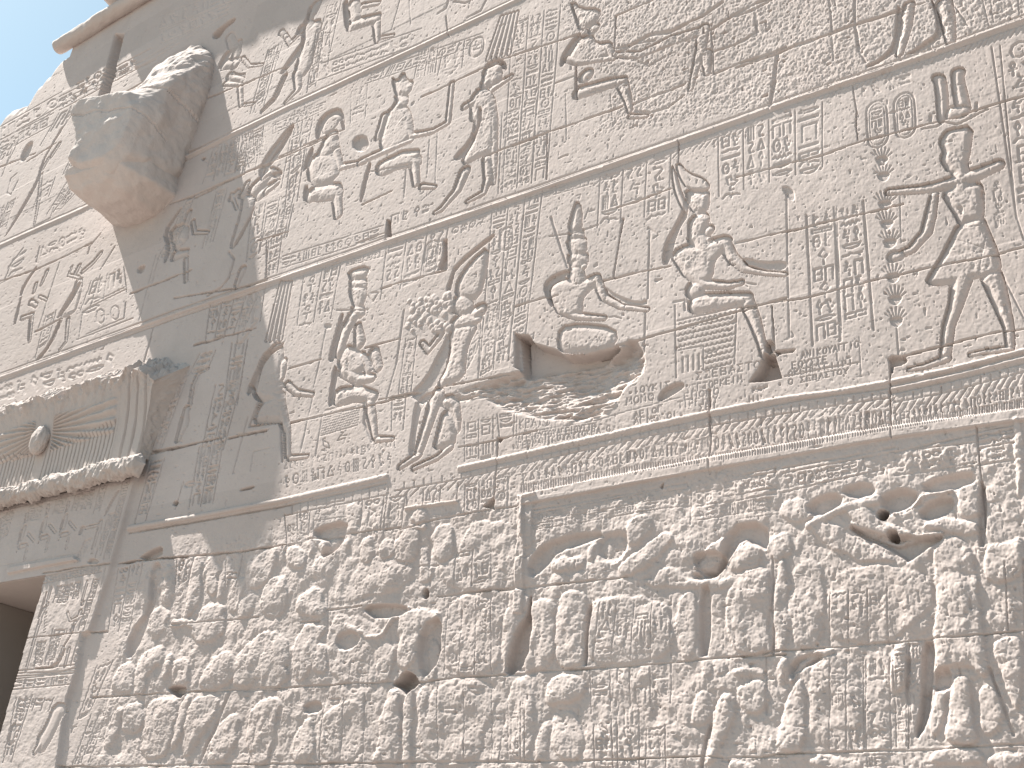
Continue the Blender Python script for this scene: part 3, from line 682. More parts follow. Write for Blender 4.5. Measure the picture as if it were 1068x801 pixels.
cartouche('a4', 524, 462, 38, 85, .06); cartouche('a4', 626, 428, 38, 82, .06); row('a4', '460,320 560,295 560,345 460,372', 1, borders=False); row('a4', '560,285 650,262 650,320 570,340', 1, borders=False)
cartouche('a2', 845, 175, 26, 36, -.1); cartouche('b2', 675, 245, 24, 62, -.08); cartouche('b2', 955, 175, 24, 42, -.05)
cols('a3', '378,655 640,570 632,785 366,845', 3, depth=.008)
cols('p', '514,214 566,199 546,366 499,394', 3, depth=.008)
cols('b2', '205,300 342,258 302,470 178,497', 2, depth=.009); cols('b2', '512,195 740,130 712,290 488,398', 3, depth=.008)
cols('b2', '580,545 620,535 600,745 552,756', 1, depth=.008); cols('c2', '530,92 582,82 572,208 528,212', 1, depth=.008)
cols('p', '535,22 585,5 570,186 524,201', 3, depth=.007)
cols('a2', '632,190 702,168 690,270 612,292', 2); cols('a2', '290,20 342,0 292,240 226,262', 1); cols('a2', '92,170 125,155 52,400 15,420', 1)
cols('a2', '170,410 245,380 200,640 120,700', 2); cols('a2', '0,525 42,508 20,640 -30,660', 1); cols('a2', '720,180 800,150 790,250 700,280', 1, keep=.5)
cols('a2', '380,340 440,310 430,440 375,460', 1, depth=.005); cols('a2', '940,420 1068,370 1048,650 925,720', 2)
cols('b2', '10,60 170,0 130,170 -10,260', 3, depth=.006); cols('b2', '-20,385 60,350 40,480 -60,640', 1, depth=.007)
cols('b2', '820,500 870,480 840,600 800,690', 1, depth=.005); cols('b2', '860,440 985,400 960,600 850,680', 2, depth=.006)
row('b2', '125,240 500,125 500,165 120,285', 1, depth=.008); row('b2', '360,255 505,212 500,240 360,275', 1, depth=.006)
row('b2', '525,80 700,25 690,75 525,130', 1, depth=.012, borders=False); row('b2', '750,130 900,75 880,120 750,170', 1, borders=False)
row('a2', '230,250 640,105 640,160 232,308', 1, depth=.007); row('a2', '460,262 870,122 865,160 430,312', 1, depth=.007)
row('a3', '172,702 350,650 350,682 172,732', 1); row('h1', '820,575 1068,470 1068,505 820,620', 1)
cols('h1', '800,230 850,200 770,480 715,530', 1, depth=.010); cols('h1', '1020,150 1060,130 1020,400 980,430', 1, depth=.010)
cols('e3', '600,110 720,60 700,220 640,290', 2, depth=.012); cartouche('e3', 655, 170, 18, 50, -.12); cartouche('e3', 700, 165, 16, 48, -.12)
cols('e3', '880,150 960,130 910,480 830,620', 1, depth=.012); cols('e3', '740,560 890,500 850,680 700,760', 2, depth=.010)
cols('e3', '440,180 590,110 560,320 380,380', 3, depth=.009); cols('e3', '460,420 520,400 440,700 380,740', 1, depth=.007); cols('e3', '300,460 340,440 200,800 130,800', 1, depth=.007)
cols('h1', '680,660 700,640 690,800 640,800', 1, depth=.010)
cols('b1', '780,420 960,370 900,520 760,560', 4, depth=.010); cols('b1', '860,560 920,545 880,790 830,800', 1, depth=.010); cols('b1', '740,600 800,585 770,660 700,680', 1, depth=.009)
cols('c1', '800,40 900,10 830,280 740,320', 2, depth=.010); cols('c1', '640,40 690,20 600,270 560,290', 1, depth=.010)
cols('c1', '740,270 830,250 790,480 700,500', 2, depth=.010); cols('c1', '560,320 610,310 540,545 500,555', 1, depth=.010); cols('c1', '680,400 740,390 735,480 650,500', 1, depth=.007)
row('b1', '-40,720 480,570 500,630 -20,800', 1, depth=.010, borders=False); row('b1', '0,790 250,720 250,760 0,830', 1, depth=.013, borders=False)
row('b1', '140,200 330,110 330,170 150,250', 1, depth=.010, borders=False); cols('b1', '340,330 460,280 470,370 300,440', 2, depth=.010)
cols('e1', '440,250 480,230 400,430 350,440', 1, depth=.010); cols('e1', '500,260 540,330 520,400 430,440', 1, depth=.01, borders=False)
cols('b1', '0,60 60,20 20,130 -40,180', 2, depth=.013); cols('e1', '400,440 440,520 330,640 260,660', 2, depth=.010)
row('a1', '220,360 560,180 580,220 220,410', 1, depth=.013); row('a1', '0,470 230,340 250,380 0,520', 1, depth=.013); row('a1', '0,520 200,420 200,460 0,570', 1, depth=.012)
row('a1', '280,300 420,230 420,270 290,340', 1, depth=.012, borders=False); cols('a1', '220,420 300,380 230,480 150,540', 1, depth=.013)
row('a1', '590,60 900,-60 900,-10 590,110', 1, depth=.010); row('a1', '590,120 850,10 850,50 600,160', 1, depth=.010)
cols('a1', '0,560 70,520 20,620 -40,680', 1, depth=.013); cols('a1', '340,420 400,400 330,470 300,490', 1, depth=.010); cols('e1', '230,490 310,450 270,560 180,640', 1, depth=.010)
cols('b1', '170,460 210,440 170,590 130,620', 1, depth=.013); cols('b1', '40,250 110,200 90,290 20,330', 1, depth=.01, borders=False)
cols('b1', '1000,170 1050,150 1030,300 985,320', 1, depth=.010)
cols('c2', '800,180 905,160 905,240 800,260', 2, depth=.008); cols('c2', '920,150 985,140 980,235 930,245', 1, depth=.008); cols('c2', '800,270 905,250 905,300 800,325', 2, depth=.009)
# below the band, left: boxed columns
cols('c2', '420,470 500,455 490,585 410,600', 1, depth=.010); cols('c2', '512,455 580,445 565,580 500,590', 1, depth=.010); cols('c2', '585,440 775,405 770,465 585,495', 3, depth=.012, keep=.7)
cols('c2', '800,410 965,370 960,500 800,520', 3, depth=.012, keep=.9); row('c2', '240,490 350,470 350,530 240,545', 1, depth=.009); cols('c2', '130,520 225,510 220,620 140,640', 2, depth=.012, keep=.8)
groove('c2', '240,545 238,620 250,640', 4, .012)
hollow('c2', -.02, '580,495 775,468 775,478 580,506', 2, sm=0); hollow('c2', -.012, '1010,455 1068,440 1068,450 1020,462 1020,600 1008,600', 2, sm=0)
groove('c3', '35,370 32,500', 4, .012); groove('c3', '90,370 95,440', 3, .008); row('c3', '0,380 30,372 30,495 0,500', 2, depth=.01, part=False)
# Greek dedication
greek('k1', 215, 345, 470, 305, 44, 'ΚΡΑΤΟΡΟΣ'); greek('k1', 210, 395, 490, 345, 30, 'ΛΕΥΚΥΝΙΑΣ', .004)
greek('k1', 205, 430, 620, 360, 34, 'ΑΓΕΙΟΥΤΟΥΛΓΕΙΟΥΣΤΡ'); greek('k1', 205, 468, 700, 372, 32, 'ΓΕΡΜΑΝΙΚΟΥΑΥΤΟΚΡΑ Ο')
groove('k1', '200,420 620,348 780,300 1068,225', 3, .006); groove('k1', '196,450 620,380', 2.4, .005); groove('k1', '200,300 195,500', 3, .006)
greek('k1', 820, 175, 1020, 140, 32, 'ΙΟΥΚΙΣ'); greek('k1', 780, 228, 935, 200, 38, 'ΜΟΝΟ'); greek('k1', 820, 305, 980, 270, 30, 'ΑΕΙΟΓ'); greek('k1', 820, 338, 960, 318, 32, 'ΑΓΜΟ'); greek('k2', 285, 412, 345, 398, 30, 'ΟΙ')
greek('k2', 440, 200, 790, 132, 36, 'ΣΣΕΒΑΣΤΟ'); greek('k2', 385, 268, 690, 210, 34, 'ΥΣΓΤΟΡΚΕΙΜ'); greek('k2', 378, 308, 570, 275, 34, 'ΕΠΟΝΟ'); greek('k2', 342, 352, 560, 318, 34, 'ΤΙΡΓΙΟΥ'); greek('k2', 455, 368, 560, 350, 32, 'ΣΕΙ')
greek('k2', 740, 275, 815, 262, 26, 'ΚΑΙ'); greek('k2', 722, 325, 790, 312, 30, 'ΗΙ')
greek('k3', 490, 140, 800, 78, 34, 'ΑΝΙΚΟΥΑΓΓΙΟ'); greek('k3', 440, 195, 700, 145, 34, 'ΕΟΥΣΣΕ Ι'); greek('k3', 420, 240, 770, 175, 30, 'ΩΚΕΠΕΣΕΙΙΡΙ'); greek('k3', 420, 285, 745, 222, 28, 'Ο ΣΕΒΑΣΤΟΥ')
groove('k3', '795,60 805,270', 3, .006); groove('k3', '400,268 560,235 800,192', 4, .012)
for t, s in (('k1', '195,300 790,180 1068,130 1068,230 700,390 200,490'), ('k2', '270,240 800,125 740,260 700,340 340,390'), ('k3', '390,160 800,75 805,240 400,300')):
    pid = new_part('greek_inscription', {'k1': 'left block of the cut Greek lettering below the broken patch', 'k2': 'middle block of the Greek lettering below the scale-patterned throne', 'k3': 'right block of the Greek lettering right of the triangular hole'}[t])
    f = poly_sdf(pts(t, s), 0); m_ = (f[1] < 0) & (ID[f[0]] == 0); ID[f[0]][m_] = pid
row('c3', '65,150 380,90 380,160 65,200', 1, depth=.004, part=False, borders=False, keep=.2)
# lower sign rows (worn)
row('c3', '130,520 600,430 600,500 130,580', 2, depth=.013, keep=.85); row('c3', '600,440 715,420 712,490 600,500', 1, depth=.012)
row('c3', '735,440 830,425 830,530 735,545', 2, depth=.012, keep=.7); row('c3', '835,400 1035,365 1035,425 835,455', 1, depth=.011); row('c3', '825,480 1035,445 1035,500 825,525', 1, depth=.011)
row('c4', '175,370 590,290 590,345 175,440', 1, depth=.013, keep=.8); row('c4', '590,290 890,255 893,330 590,380', 1, depth=.012); row('c4', '900,215 1030,190 1040,320 905,340', 2, depth=.012, keep=.8)
row('c4', '0,380 150,350 150,420 0,450', 1, depth=.011); row('c4', '0,470 150,440 155,520 0,540', 1, depth=.009)
for s in ('590,292 890,225', '175,352 590,275', '900,340 1040,318', '590,375 880,345', '130,505 700,405', '130,515 125,600', '717,410 712,560'):
    groove('c4' if s[0] in '5917' and s[:3] not in ('130', '717') else 'c3', s, 4, .012)
for t, s, n, k in (('d3', '355,640 420,620 428,800 358,800', 1, 1), ('d3', '440,585 520,570 524,800 445,800', 1, 1), ('d3', '548,650 620,640 622,800 548,800', 1, 1), ('d3', '340,440 640,415 640,560 345,600', 4, .6),
                   ('d4', '583,345 632,338 632,720 594,722', 1, .9), ('d4', '645,340 690,332 688,560 648,640', 1, .9), ('d4', '480,590 570,580 575,735 482,740', 1, .9), ('d4', '350,150 560,130 565,330 345,350', 3, .45),
                   ('d4', '350,400 470,390 475,730 345,735', 2, .45), ('d4', '480,400 570,390 570,570 480,580', 1, .6), ('d2', '740,190 900,170 900,450 720,460', 3, .5), ('d2', '700,500 900,490 900,780 700,780', 2, .4),
                   ('d3', '380,190 640,170 640,390 350,410', 4, .35), ('d2', '960,560 1010,555 1010,780 960,780', 1, .8), ('d1', '440,60 530,40 480,290 400,300', 2, .95), ('d1', '360,420 420,400 330,600 290,620', 1, .7), ('d1', '340,600 400,580 330,780 270,790', 2, .7),
                   ('d1', '660,30 720,10 700,110 650,150', 1, .8), ('c1', '840,690 900,670 880,790 840,790', 1, .8), ('d2', '770,0 900,-20 900,100 760,150', 2, .4), ('d4', '1000,40 1068,30 1068,280 1010,290', 1, .5), ('d2', '380,400 450,390 440,500 370,500', 1, .6),
                   ('d2', '40,600 110,590 70,780 0,780', 1, .6), ('d2', '280,540 430,530 420,780 260,780', 2, .35), ('d3', '20,600 100,590 100,780 0,790', 1, .5)):
    cols(t, s, n, depth=.013, keep=k)
for c_ in ((970, 110), ): pass
row('d4', '480,755 590,750 590,790 480,795', 1, depth=.012, part=False)
# ================================================================== JOINTS OF THE MASONRY
JN = [('p', '768,185 861,161 903,146 962,131 1068,100 1140,80'), ('b4', '0,190 180,148 500,75 620,45'), ('b4', '0,430 260,395 500,332 620,306 800,265 980,230 1120,190'), ('b4', '620,612 760,575 980,520 1040,515 1120,500'),
      ('b3', '60,425 110,410 220,382'), ('b3', '385,330 560,290 640,275'), ('b3', '440,570 650,515 870,450 1068,395'), ('b3', '1015,425 1025,585'), ('b3', '462,100 445,200 425,320'), ('a4', '432,320 452,520'),
      ('c4', '572,0 578,240'), ('c3', '782,60 784,370'), ('a3', '0,560 185,490 460,395'), ('a3', '180,490 178,665'), ('a3', '212,308 290,280'), ('a3', '60,205 150,175 290,128'), ('a3', '435,60 432,180'), ('a3', '435,60 560,8 620,-20'),
      ('a3', '640,700 520,745 440,770'), ('a3', '668,520 668,605'), ('a2', '640,360 780,295 930,225 1068,178'), ('a2', '-200,735 0,635 200,540 350,482'), ('a2', '420,760 530,710'), ('a2', '880,575 1068,510'), ('a2', '730,60 738,130'),
      ('b2', '0,350 65,330'), ('b2', '65,180 66,330'), ('b2', '400,190 515,150'), ('b2', '490,360 730,290'), ('b2', '430,580 560,545'), ('b2', '480,772 620,745'), ('b2', '690,728 800,710 980,672'), ('b2', '150,655 265,620'), ('b2', '-280,395 0,350'),
      ('c2', '150,182 270,155 460,112 630,70'), ('c2', '780,272 920,245 1068,210'), ('c2', '560,580 700,540 905,503 1000,490'), ('c2', '922,240 906,500'), ('c2', '220,612 400,592 560,570'),
      ('c1', '550,300 700,265 820,235 822,250'), ('c1', '850,240 990,210'), ('c1', '440,705 600,685 890,660 1060,635'), ('d1', '340,298 400,295'), ('d1', '340,540 450,533 690,520 830,515 1068,508'),
      ('d1', '640,270 740,262 960,240'), ('d2', '0,505 180,500 540,480 640,485 760,465 1068,450'), ('d2', '290,215 420,200'), ('d2', '700,165 1000,130 1068,132'), ('d2', '-900,800 0,788 600,780 1068,780'), ('d2', '290,150 292,300'),
      ('d3', '0,143 120,130 480,92'), ('d3', '120,130 118,180'), ('d3', '0,455 200,440 330,435 750,400 1068,380'), ('d3', '0,780 330,775 680,762 1068,760'), ('d4', '0,390 240,362 600,335 740,320 920,308 1068,290 1200,275'),
      ('d4', '60,770 160,750 730,735 930,720 1068,713 1200,705'), ('d4', '136,20 138,380'), ('d4', '112,390 112,600'), ('d4', '640,340 640,728'), ('c4', '892,200 912,400 925,570'),
      ('e3', '200,495 330,450 620,320 700,290 1068,130'), ('e3', '690,700 860,650'), ('e3', '270,215 390,175'), ('e3', '270,215 40,150'), ('b1', '485,378 710,290'), ('b1', '720,570 950,505'), ('b1', '-20,340 130,290 250,235 340,190'), ('b1', '570,500 515,700'),
      ('a1', '600,270 450,350'), ('a1', '0,620 130,570'), ('b1', '130,520 230,470'), ('a1', '210,530 100,600'), ('a1', '760,370 1068,245'),
      ('d2', '192,260 262,258'), ('c3', '345,170 350,120')]
for t, s in JN: groove(t, s, 4.2 * .28 / TL[t][2] * .95, .032, jit=.0035, hard=True)
groove('c1', '500,300 700,265 820,235', 4.5, .05, jit=.003, hard=True); groove('d1', '0,0 1,1', 1, .001)
# ================================================================== HOLES AND BROKEN PLACES
hp = new_part('square_hole', 'deep rectangular hole under the kneeling deity')
hollow('b3', .15, '66,530 110,532 130,562 210,585 240,606 300,606 440,572 448,580 380,618 210,655 80,680', 3, part=hp, sm=0)
hp = new_part('beam_hole', 'brownish triangular hole at the feet of the seated god')
hollow('b4', .13, '50,706 88,650 105,600 140,602 152,640 168,692 120,702', 4, part=hp, sm=0); hollow('b4', .05, '105,560 135,550 142,590 110,600', 4)
hollow('b4', .05, '562,612 620,610 638,630 600,648 572,646', 4); hollow('b4', .05, '568,640 585,640 580,672 570,672', 3, sm=0)
hollow('d2', .14, '528,490 545,478 575,440 605,448 632,482 612,505 580,532 560,505', 4, part=new_part('beam_hole', 'deep dark notch in the lower middle of the wall'))
hollow('d2', .085, '1046,140 1043,360 1012,420 966,456 950,440 968,370 990,290 1030,235', 5, part=new_part('crevice', 'tall dark leaf-shaped crevice in the lower register'))
hollow('d1', .08, '618,508 640,495 688,500 692,515 665,546', 4); hollow('c1', .07, '510,690 560,655 604,640 602,680', 5)
for x, y, r in ((545, 524, 21), (582, 600, 19)):
    hollow('c4', .16, ' '.join('%g,%g' % p for p in arc(x, y, r * 1.1, r, 0, 330, 9)), 3, part=new_part('round_hole', ['upper', 'lower'][y > 560] + ' of the two small round holes in the lower register'))
hollow('d2', .10, '640,150 660,130 668,160 650,175', 4); hollow('b2', .08, '512,104 524,108 528,165 505,172', 3, sm=0)
hollow('b2', .05, '720,180 735,175 735,285 700,290 718,240', 3, sm=0)
hollow('b2', .06, '985,525 1002,530 1004,660 985,650', 5, sm=0); hollow('k2', .035, '235,330 260,285 330,250 372,250 372,275 300,320 240,352', 5)
hollow('b4', .03, '145,592 220,584 210,596 150,606', 3, sm=0); hollow('c1', .05, '650,470 662,475 655,490 640,485', 3); hollow('c2', .06, '868,492 905,460 908,500', 4, sm=0); hollow('c3', .05, '600,418 612,405 606,425', 4, sm=0)
hollow('c2', .06, '920,238 945,238 930,256', 3, sm=0)
hollow('c1', .03, '890,430 945,415 940,425 895,435', 3)
hollow('e3', .05, '370,240 400,235 385,255', 3); hollow('e3', .035, '760,320 820,305 815,335 770,340', 5)
brk = new_part('broken_patch', 'rough broken stone patch below the square hole')
P_ = subdiv(pts('p', '540,388 562,383 600,378 645,368 660,352 672,372 668,392 648,404 640,428 606,440 575,438 548,432 522,426 505,412 480,420 470,410 500,402'), 1)
f_ = poly_sdf(P_, .05); BRK = (f_[0], sstep(.5 - f_[1] / .05)); ID[f_[0]][f_[1] < 0] = brk
# lumpy eroded forms of the lower register -----------------------------------------
def LL(t, h, *ss):
    for s in ss: lump(t, h, s)
LL('d3', .045, '120,190 165,172 210,182 214,300 190,436 96,438 112,330', '218,150 322,140 332,200 318,300 324,418 202,432 216,310', '862,112 1000,44 1012,120 978,378 866,384 852,250', '190,452 330,446 330,540 182,588',
   '880,482 990,470 1000,560 940,602 880,560', '800,560 832,512 872,520 884,600 852,680 830,740 775,800 792,700', '1030,110 1068,90 1068,370 1035,370')
LL('d3', .03, '345,192 400,172 640,162 650,398 342,420 328,330', '758,402 798,400 798,455 756,460', '804,402 845,400 845,450 804,456', '720,605 742,502 790,500 808,560 780,638 722,650', '200,622 240,592 290,602 320,700 290,768 202,750',
   '140,722 188,622 200,642 190,758 150,768', '860,765 930,762 960,800 860,800', '985,202 1010,196 1012,375 986,375', '865,430 960,422 986,450 930,460 882,450', '660,165 740,130 735,380 660,390', '30,140 115,140 60,330 10,440', '1030,400 1068,390 1068,480 1040,490')
LL('c3', .05, '430,742 520,662 600,592 650,590 622,650 560,722 500,770', '720,708 830,604 862,582 842,660 812,728 742,730', '200,692 260,670 320,682 312,720 202,740')
LL('c3', .035, '842,702 900,632 960,602 982,652 960,722 872,760', '560,750 640,702 700,770 860,770 1000,722 1010,800 560,800', '110,690 150,640 180,620 130,720', '480,560 560,520 580,580 520,640 480,640', '330,640 360,620 350,700 320,690')
LL('c4', .045, '812,422 880,416 910,450 910,540 822,545', '735,640 800,602 880,650 892,800 742,800', '690,560 760,545 900,555 905,600 850,610 740,590', '930,640 1000,622 1068,602 1068,760 915,760', '410,500 500,480 540,560 640,580 700,600 560,600 440,560')
LL('c4', .035, '1022,182 1068,172 1068,500 1042,360', '180,460 260,450 300,520 230,560 170,530', '280,520 340,540 430,600 520,640 620,690 480,700 300,620', '700,460 780,440 750,480 690,490', '100,620 200,570 220,640 150,690')
LL('d4', .06, '752,62 890,62 905,160 930,298 945,400 922,480 870,432 792,428 735,480 735,300 752,220', '800,462 860,470 880,600 914,714 766,714 790,580')
LL('d4', .04, '732,512 780,512 770,600 742,680 702,660', '884,512 960,502 990,600 980,678 920,680', '742,725 920,722 930,800 702,800', '155,392 194,386 190,470 156,480', '202,500 258,462 272,600 262,742 152,748 162,600', '0,102 134,26 130,378 0,388',
   '150,30 195,0 200,340 160,360', '950,320 1068,300 1068,480 1040,620 990,480', '930,745 1068,735 1068,800 940,800', '575,340 635,335 640,500 580,540')
LL('d4', .022, '205,12 325,8 330,348 204,364', '340,60 560,40 740,70 740,210 560,330 345,345', '280,400 460,370 470,730 282,740', '275,755 460,750 460,800 280,800')
LL('d2', .055, '550,232 640,202 720,230 690,262 640,300 622,400 572,452 546,380', '540,492 574,540 560,700 555,788 452,788 482,680 512,560', '582,540 618,502 620,560 602,700 600,784 564,784')
LL('d2', .04, '182,150 280,122 284,248 182,240', '180,282 290,266 270,330 212,480 152,488', '62,290 158,312 150,400 120,488 12,488', '236,342 300,330 300,448 238,455', '460,332 540,332 540,468 462,478', '202,620 250,602 240,778 152,784 172,690', '640,492 670,512 650,588 626,600', '656,332 700,300 690,468 656,478',
   '0,620 60,590 120,560 70,780 0,780', '960,140 1040,136 1040,200 990,260 960,420 945,448 950,300', '1050,190 1068,180 1068,440 1020,445')
LL('d2', .022, '300,230 400,230 540,320 540,480 300,490', '720,170 940,150 940,452 705,462', '640,490 940,460 880,640 860,780 612,780', '960,470 1068,460 1068,780 960,780', '290,20 480,0 600,30 600,120 400,180 300,190', '700,20 1068,0 1068,120 720,150', '250,600 440,520 430,780 255,780')
LL('c2', .045, '262,622 318,602 330,640 272,668', '592,512 650,502 660,550 592,560', '692,545 750,552 760,640 750,700 692,700 682,620', '560,582 636,572 620,700 542,700', '630,632 668,642 680,760 622,778', '402,622 450,602 460,680 412,700', '482,632 540,612 550,670 492,688', '150,640 215,640 200,720 150,700')
LL('c2', .028, '392,702 600,692 600,800 382,800', '780,560 1000,520 1000,760 780,760', '1010,480 1068,470 1068,640 1005,640', '240,700 330,640 380,600 330,760 250,800', '360,480 415,470 400,590 370,590')
LL('d1', .05, '722,22 760,12 750,130 702,240 672,258 702,130', '765,100 812,62 812,150 772,170', '742,200 830,182 850,268 782,348 712,330', '432,430 505,402 490,520 422,528', '512,382 618,332 600,420 562,440 532,524 492,520', '762,440 802,362 900,382 870,500 732,518', '882,400 950,312 1010,292 980,400 940,500 862,508',
   '1002,332 1068,302 1068,500 952,508', '402,620 468,552 432,690 372,758', '452,620 480,552 538,546 530,658 452,680', '552,552 600,536 658,546 640,690 620,768 522,773 532,650', '672,540 718,532 702,640 642,758 642,650', '722,532 828,522 802,600 762,680 692,778 692,690', '832,602 900,582 890,690 842,778 782,788 792,700', '922,562 1040,522 1030,640 962,740 902,740')
LL('d1', .035, '612,382 640,372 622,468 602,478', '642,402 700,392 700,498 622,508', '860,120 930,60 900,200 850,240', '900,180 960,140 940,230 880,260', '570,110 610,90 625,130 580,165 570,140', '560,220 640,200 600,300 540,330', '980,120 1068,60 1068,220 960,250', '620,60 660,20 640,180 600,220', '820,20 870,10 840,180 810,180')
LL('c1', .04, '762,700 790,662 812,720 812,800 762,800', '560,730 610,700 600,770 560,780', '900,700 960,680 1000,640 1050,660 1000,780 930,800')
hollow('d1', .045, '466,388 480,302 550,212 560,72 585,34 600,60 572,200 522,320 490,388', 8)
hollow('c3', .04, '110,702 170,632 300,590 400,592 330,622 222,652 162,722 120,758', 12); hollow('c3', .035, '372,602 470,582 480,640 440,698 372,688', 14)
hollow('c3', .05, '852,562 990,552 1000,648 960,640 900,602 850,698 802,758 732,762 722,740 822,728', 12)
hollow('c4', .04, '262,482 360,442 400,470 342,518 272,520', 12); hollow('c4', .035, '382,432 490,402 520,440 440,463', 12); hollow('c4', .055, '545,452 620,426 680,450 640,508 582,518 540,490', 14); hollow('c4', .045, '682,502 790,452 808,490 760,528 692,543', 12)
hollow('c4', .055, '412,562 480,582 560,612 640,602 720,612 770,602 702,648 640,698 620,680 560,640 470,610', 10); hollow('c4', .035, '692,402 870,362 890,400 800,430 702,438', 12); hollow('c4', .03, '905,400 925,430 925,640 900,640', 8)
hollow('d4', .045, '692,332 735,332 725,500 702,640 662,698 690,560', 10); hollow('d4', .045, '742,432 798,432 790,520 722,510', 10); hollow('d4', .035, '204,402 300,372 330,390 232,438 202,478', 8); groove('d4', '940,430 1030,680', 6, .025)
hollow('d2', .045, '642,272 718,238 702,400 652,468 626,420', 8); hollow('d2', .05, '420,202 530,192 600,208 560,235 500,243 452,240', 7); hollow('d2', .03, '332,302 390,292 420,330 362,368 322,350', 8); hollow('d2', .03, '206,562 260,552 270,590 202,600', 7)
hollow('c2', .055, '242,572 365,542 352,610 322,658 262,688 300,622 242,608', 8); hollow('d3', .04, '750,132 788,122 780,378 746,384', 10); hollow('d3', .05, '722,22 742,0 830,0 838,58 800,93 742,78', 8)
hollow('d3', .035, '330,200 350,190 335,300 330,420 318,420 325,300', 5)
groove('d3', '790,640 770,700 755,800', 8, .05); groove('d1', '852,520 802,640 742,780', 9, .05); groove('d4', '640,400 632,520 640,560', 8, .05)
groove('c2', '670,640 672,790', 5, .02); groove('c2', '630,715 705,712', 5, .02)
for s in ('0,470 60,500 80,640', '380,200 460,225 540,260'): pass
def worn(label, t, *polys):
    pid = new_part('worn_figure', label)
    for s_ in polys:
        f = poly_sdf(subdiv(pts(t, s_), 1), 0)
        if f is not None: m_ = (f[1] < 0) & (ID[f[0]] == 0); ID[f[0]][m_] = pid
worn('large worn body and skirt at the lower right edge of the lower register', 'd4', '752,62 890,62 905,160 930,298 945,400 922,480 870,432 792,428 735,480 735,300 752,220')
worn('worn triangular apron between the lower right legs', 'd4', '800,462 860,470 880,600 914,714 766,714 790,580')
worn('left one of two tall worn leg shapes beside the leaf-shaped crevice', 'd3', '120,190 165,172 210,182 214,300 190,436 96,438 112,330')
worn('right one of two tall worn leg shapes beside the leaf-shaped crevice', 'd3', '218,150 322,140 332,200 318,300 324,418 202,432 216,310')
worn('broad worn torso left of the long vertical joint in the lower register', 'd3', '862,112 1000,44 1012,120 978,378 866,384 852,250')
worn('worn bent shape above the dark lower middle notch', 'd2', '550,232 640,202 720,230 690,262 640,300 622,400 572,452 546,380')
worn('pair of worn legs below the dark lower middle notch', 'd2', '540,492 574,540 560,700 555,788 452,788 482,680 512,560')
# eroded ridges between hollows
def bridge(t, h, s, r):
    P = pts(t, s)
    for a, b in zip(P[:-1], P[1:]):
        rr = rad(t, r, *a); f = seg_field(a[0], a[1], rr, b[0], b[1], rr, 0)
        if f: LH[f[0]] = np.maximum(LH[f[0]], (h * np.sqrt(np.clip(1 - (f[1] / f[2]) ** 2, 0, 1))).astype(np.float32))
bridge('d2', .05, '370,262 400,290 430,312 480,305 540,245 600,208', 11); bridge('c4', .05, '600,518 640,512 700,462 790,432', 11); bridge('c4', .045, '280,560 430,490 530,462', 18)
bridge('d4', .04, '200,470 240,430 310,385 360,370', 14); bridge('c2', .04, '560,590 600,575 650,560', 10); bridge('c4', .05, '440,560 520,600 600,620 680,600 760,600', 9); bridge('d1', .05, '640,260 700,250 760,300 800,260', 14)

# ================================================================== NOISE
def vnoise(fx, fz, seed, soft=True):
    r = np.random.RandomState(seed)
    u = (X - X.min()) * fx; v = (Z - Z.min()) * fz
    nu = int(u.max()) + 3; nv = int(v.max()) + 3
    Lt = r.rand(nv, nu).astype(np.float32)
    ui = u.astype(int); uf = (u - ui).astype(np.float32); vi = v.astype(int); vf = (v - vi).astype(np.float32)
    uf = uf * uf * (3 - 2 * uf); vf = vf * vf * (3 - 2 * vf)
    A = Lt[:, ui] * (1 - uf) + Lt[:, ui + 1] * uf
    return A[vi] * (1 - vf)[:, None] + A[vi + 1] * vf[:, None] - .5
def fbm(f, octv, seed, g=.5, ax=1.0, az=1.0):
    o = 0; a = 1.
    for i in range(octv): o = o + a * vnoise(f * 2.03 ** i * ax, f * 2.03 ** i * az, seed + i * 13); a *= g
    return o
def mask_poly(s, soft, t='p'):
    m = np.zeros((T, S), np.float32); f = poly_sdf(pts(t, s), soft)
    m[f[0]] = sstep(.5 - f[1] / (2 * soft)); return m
LOW = mask_poly('60,900 100,760 128,650 150,580 200,570 300,548 420,522 545,530 700,505 850,482 980,465 1020,455 1200,440 1200,900', .12)
MIDW = mask_poly('470,500 540,470 640,440 760,425 920,405 1200,350 1200,480 850,490 540,540 470,540', .10)
UPR = mask_poly('620,140 640,90 590,30 590,-60 1200,-160 1200,-30 960,60 800,112', .06)
w1 = vnoise(5, 5, 801) * 9 + vnoise(14, 14, 803) * 5; w2 = vnoise(5, 4, 811) * 9 + vnoise(14, 14, 813) * 5
ti = np.clip(np.arange(T)[:, None] + w1, 0, T - 1).astype(int); si = np.clip(np.arange(S)[None, :] + w2, 0, S - 1).astype(int)
LH = LH[ti, si]; LM = LM[ti, si]
del ti, si, w1, w2
SHD0 = mask_poly('60,60 160,40 225,70 262,190 285,350 300,480 305,560 130,560 150,400 110,240', .15); H = np.where(H > -.06, H * (1 + .6 * SHD0), H)
H += LH * 0.42 - LM * .6
n1 = fbm(5.5, 3, 11); n2 = fbm(17, 3, 51, .6); n3 = fbm(55, 2, 90, .7)
rid = 1 - np.abs(fbm(9, 3, 200)) * 2.2
n4 = fbm(13, 2, 33, .5, 1.3, .5); n5 = -np.abs(fbm(30, 3, 95, .6)) + .2
patch = np.clip(.55 + n1 * 1.2, .15, 1.1)
FIGM = np.isin(ID, [i for i, p in enumerate(PARTS) if p[0] == 'carved_figure'])
H += FIGM * (n2 * .0035 + n3 * .0025) * patch
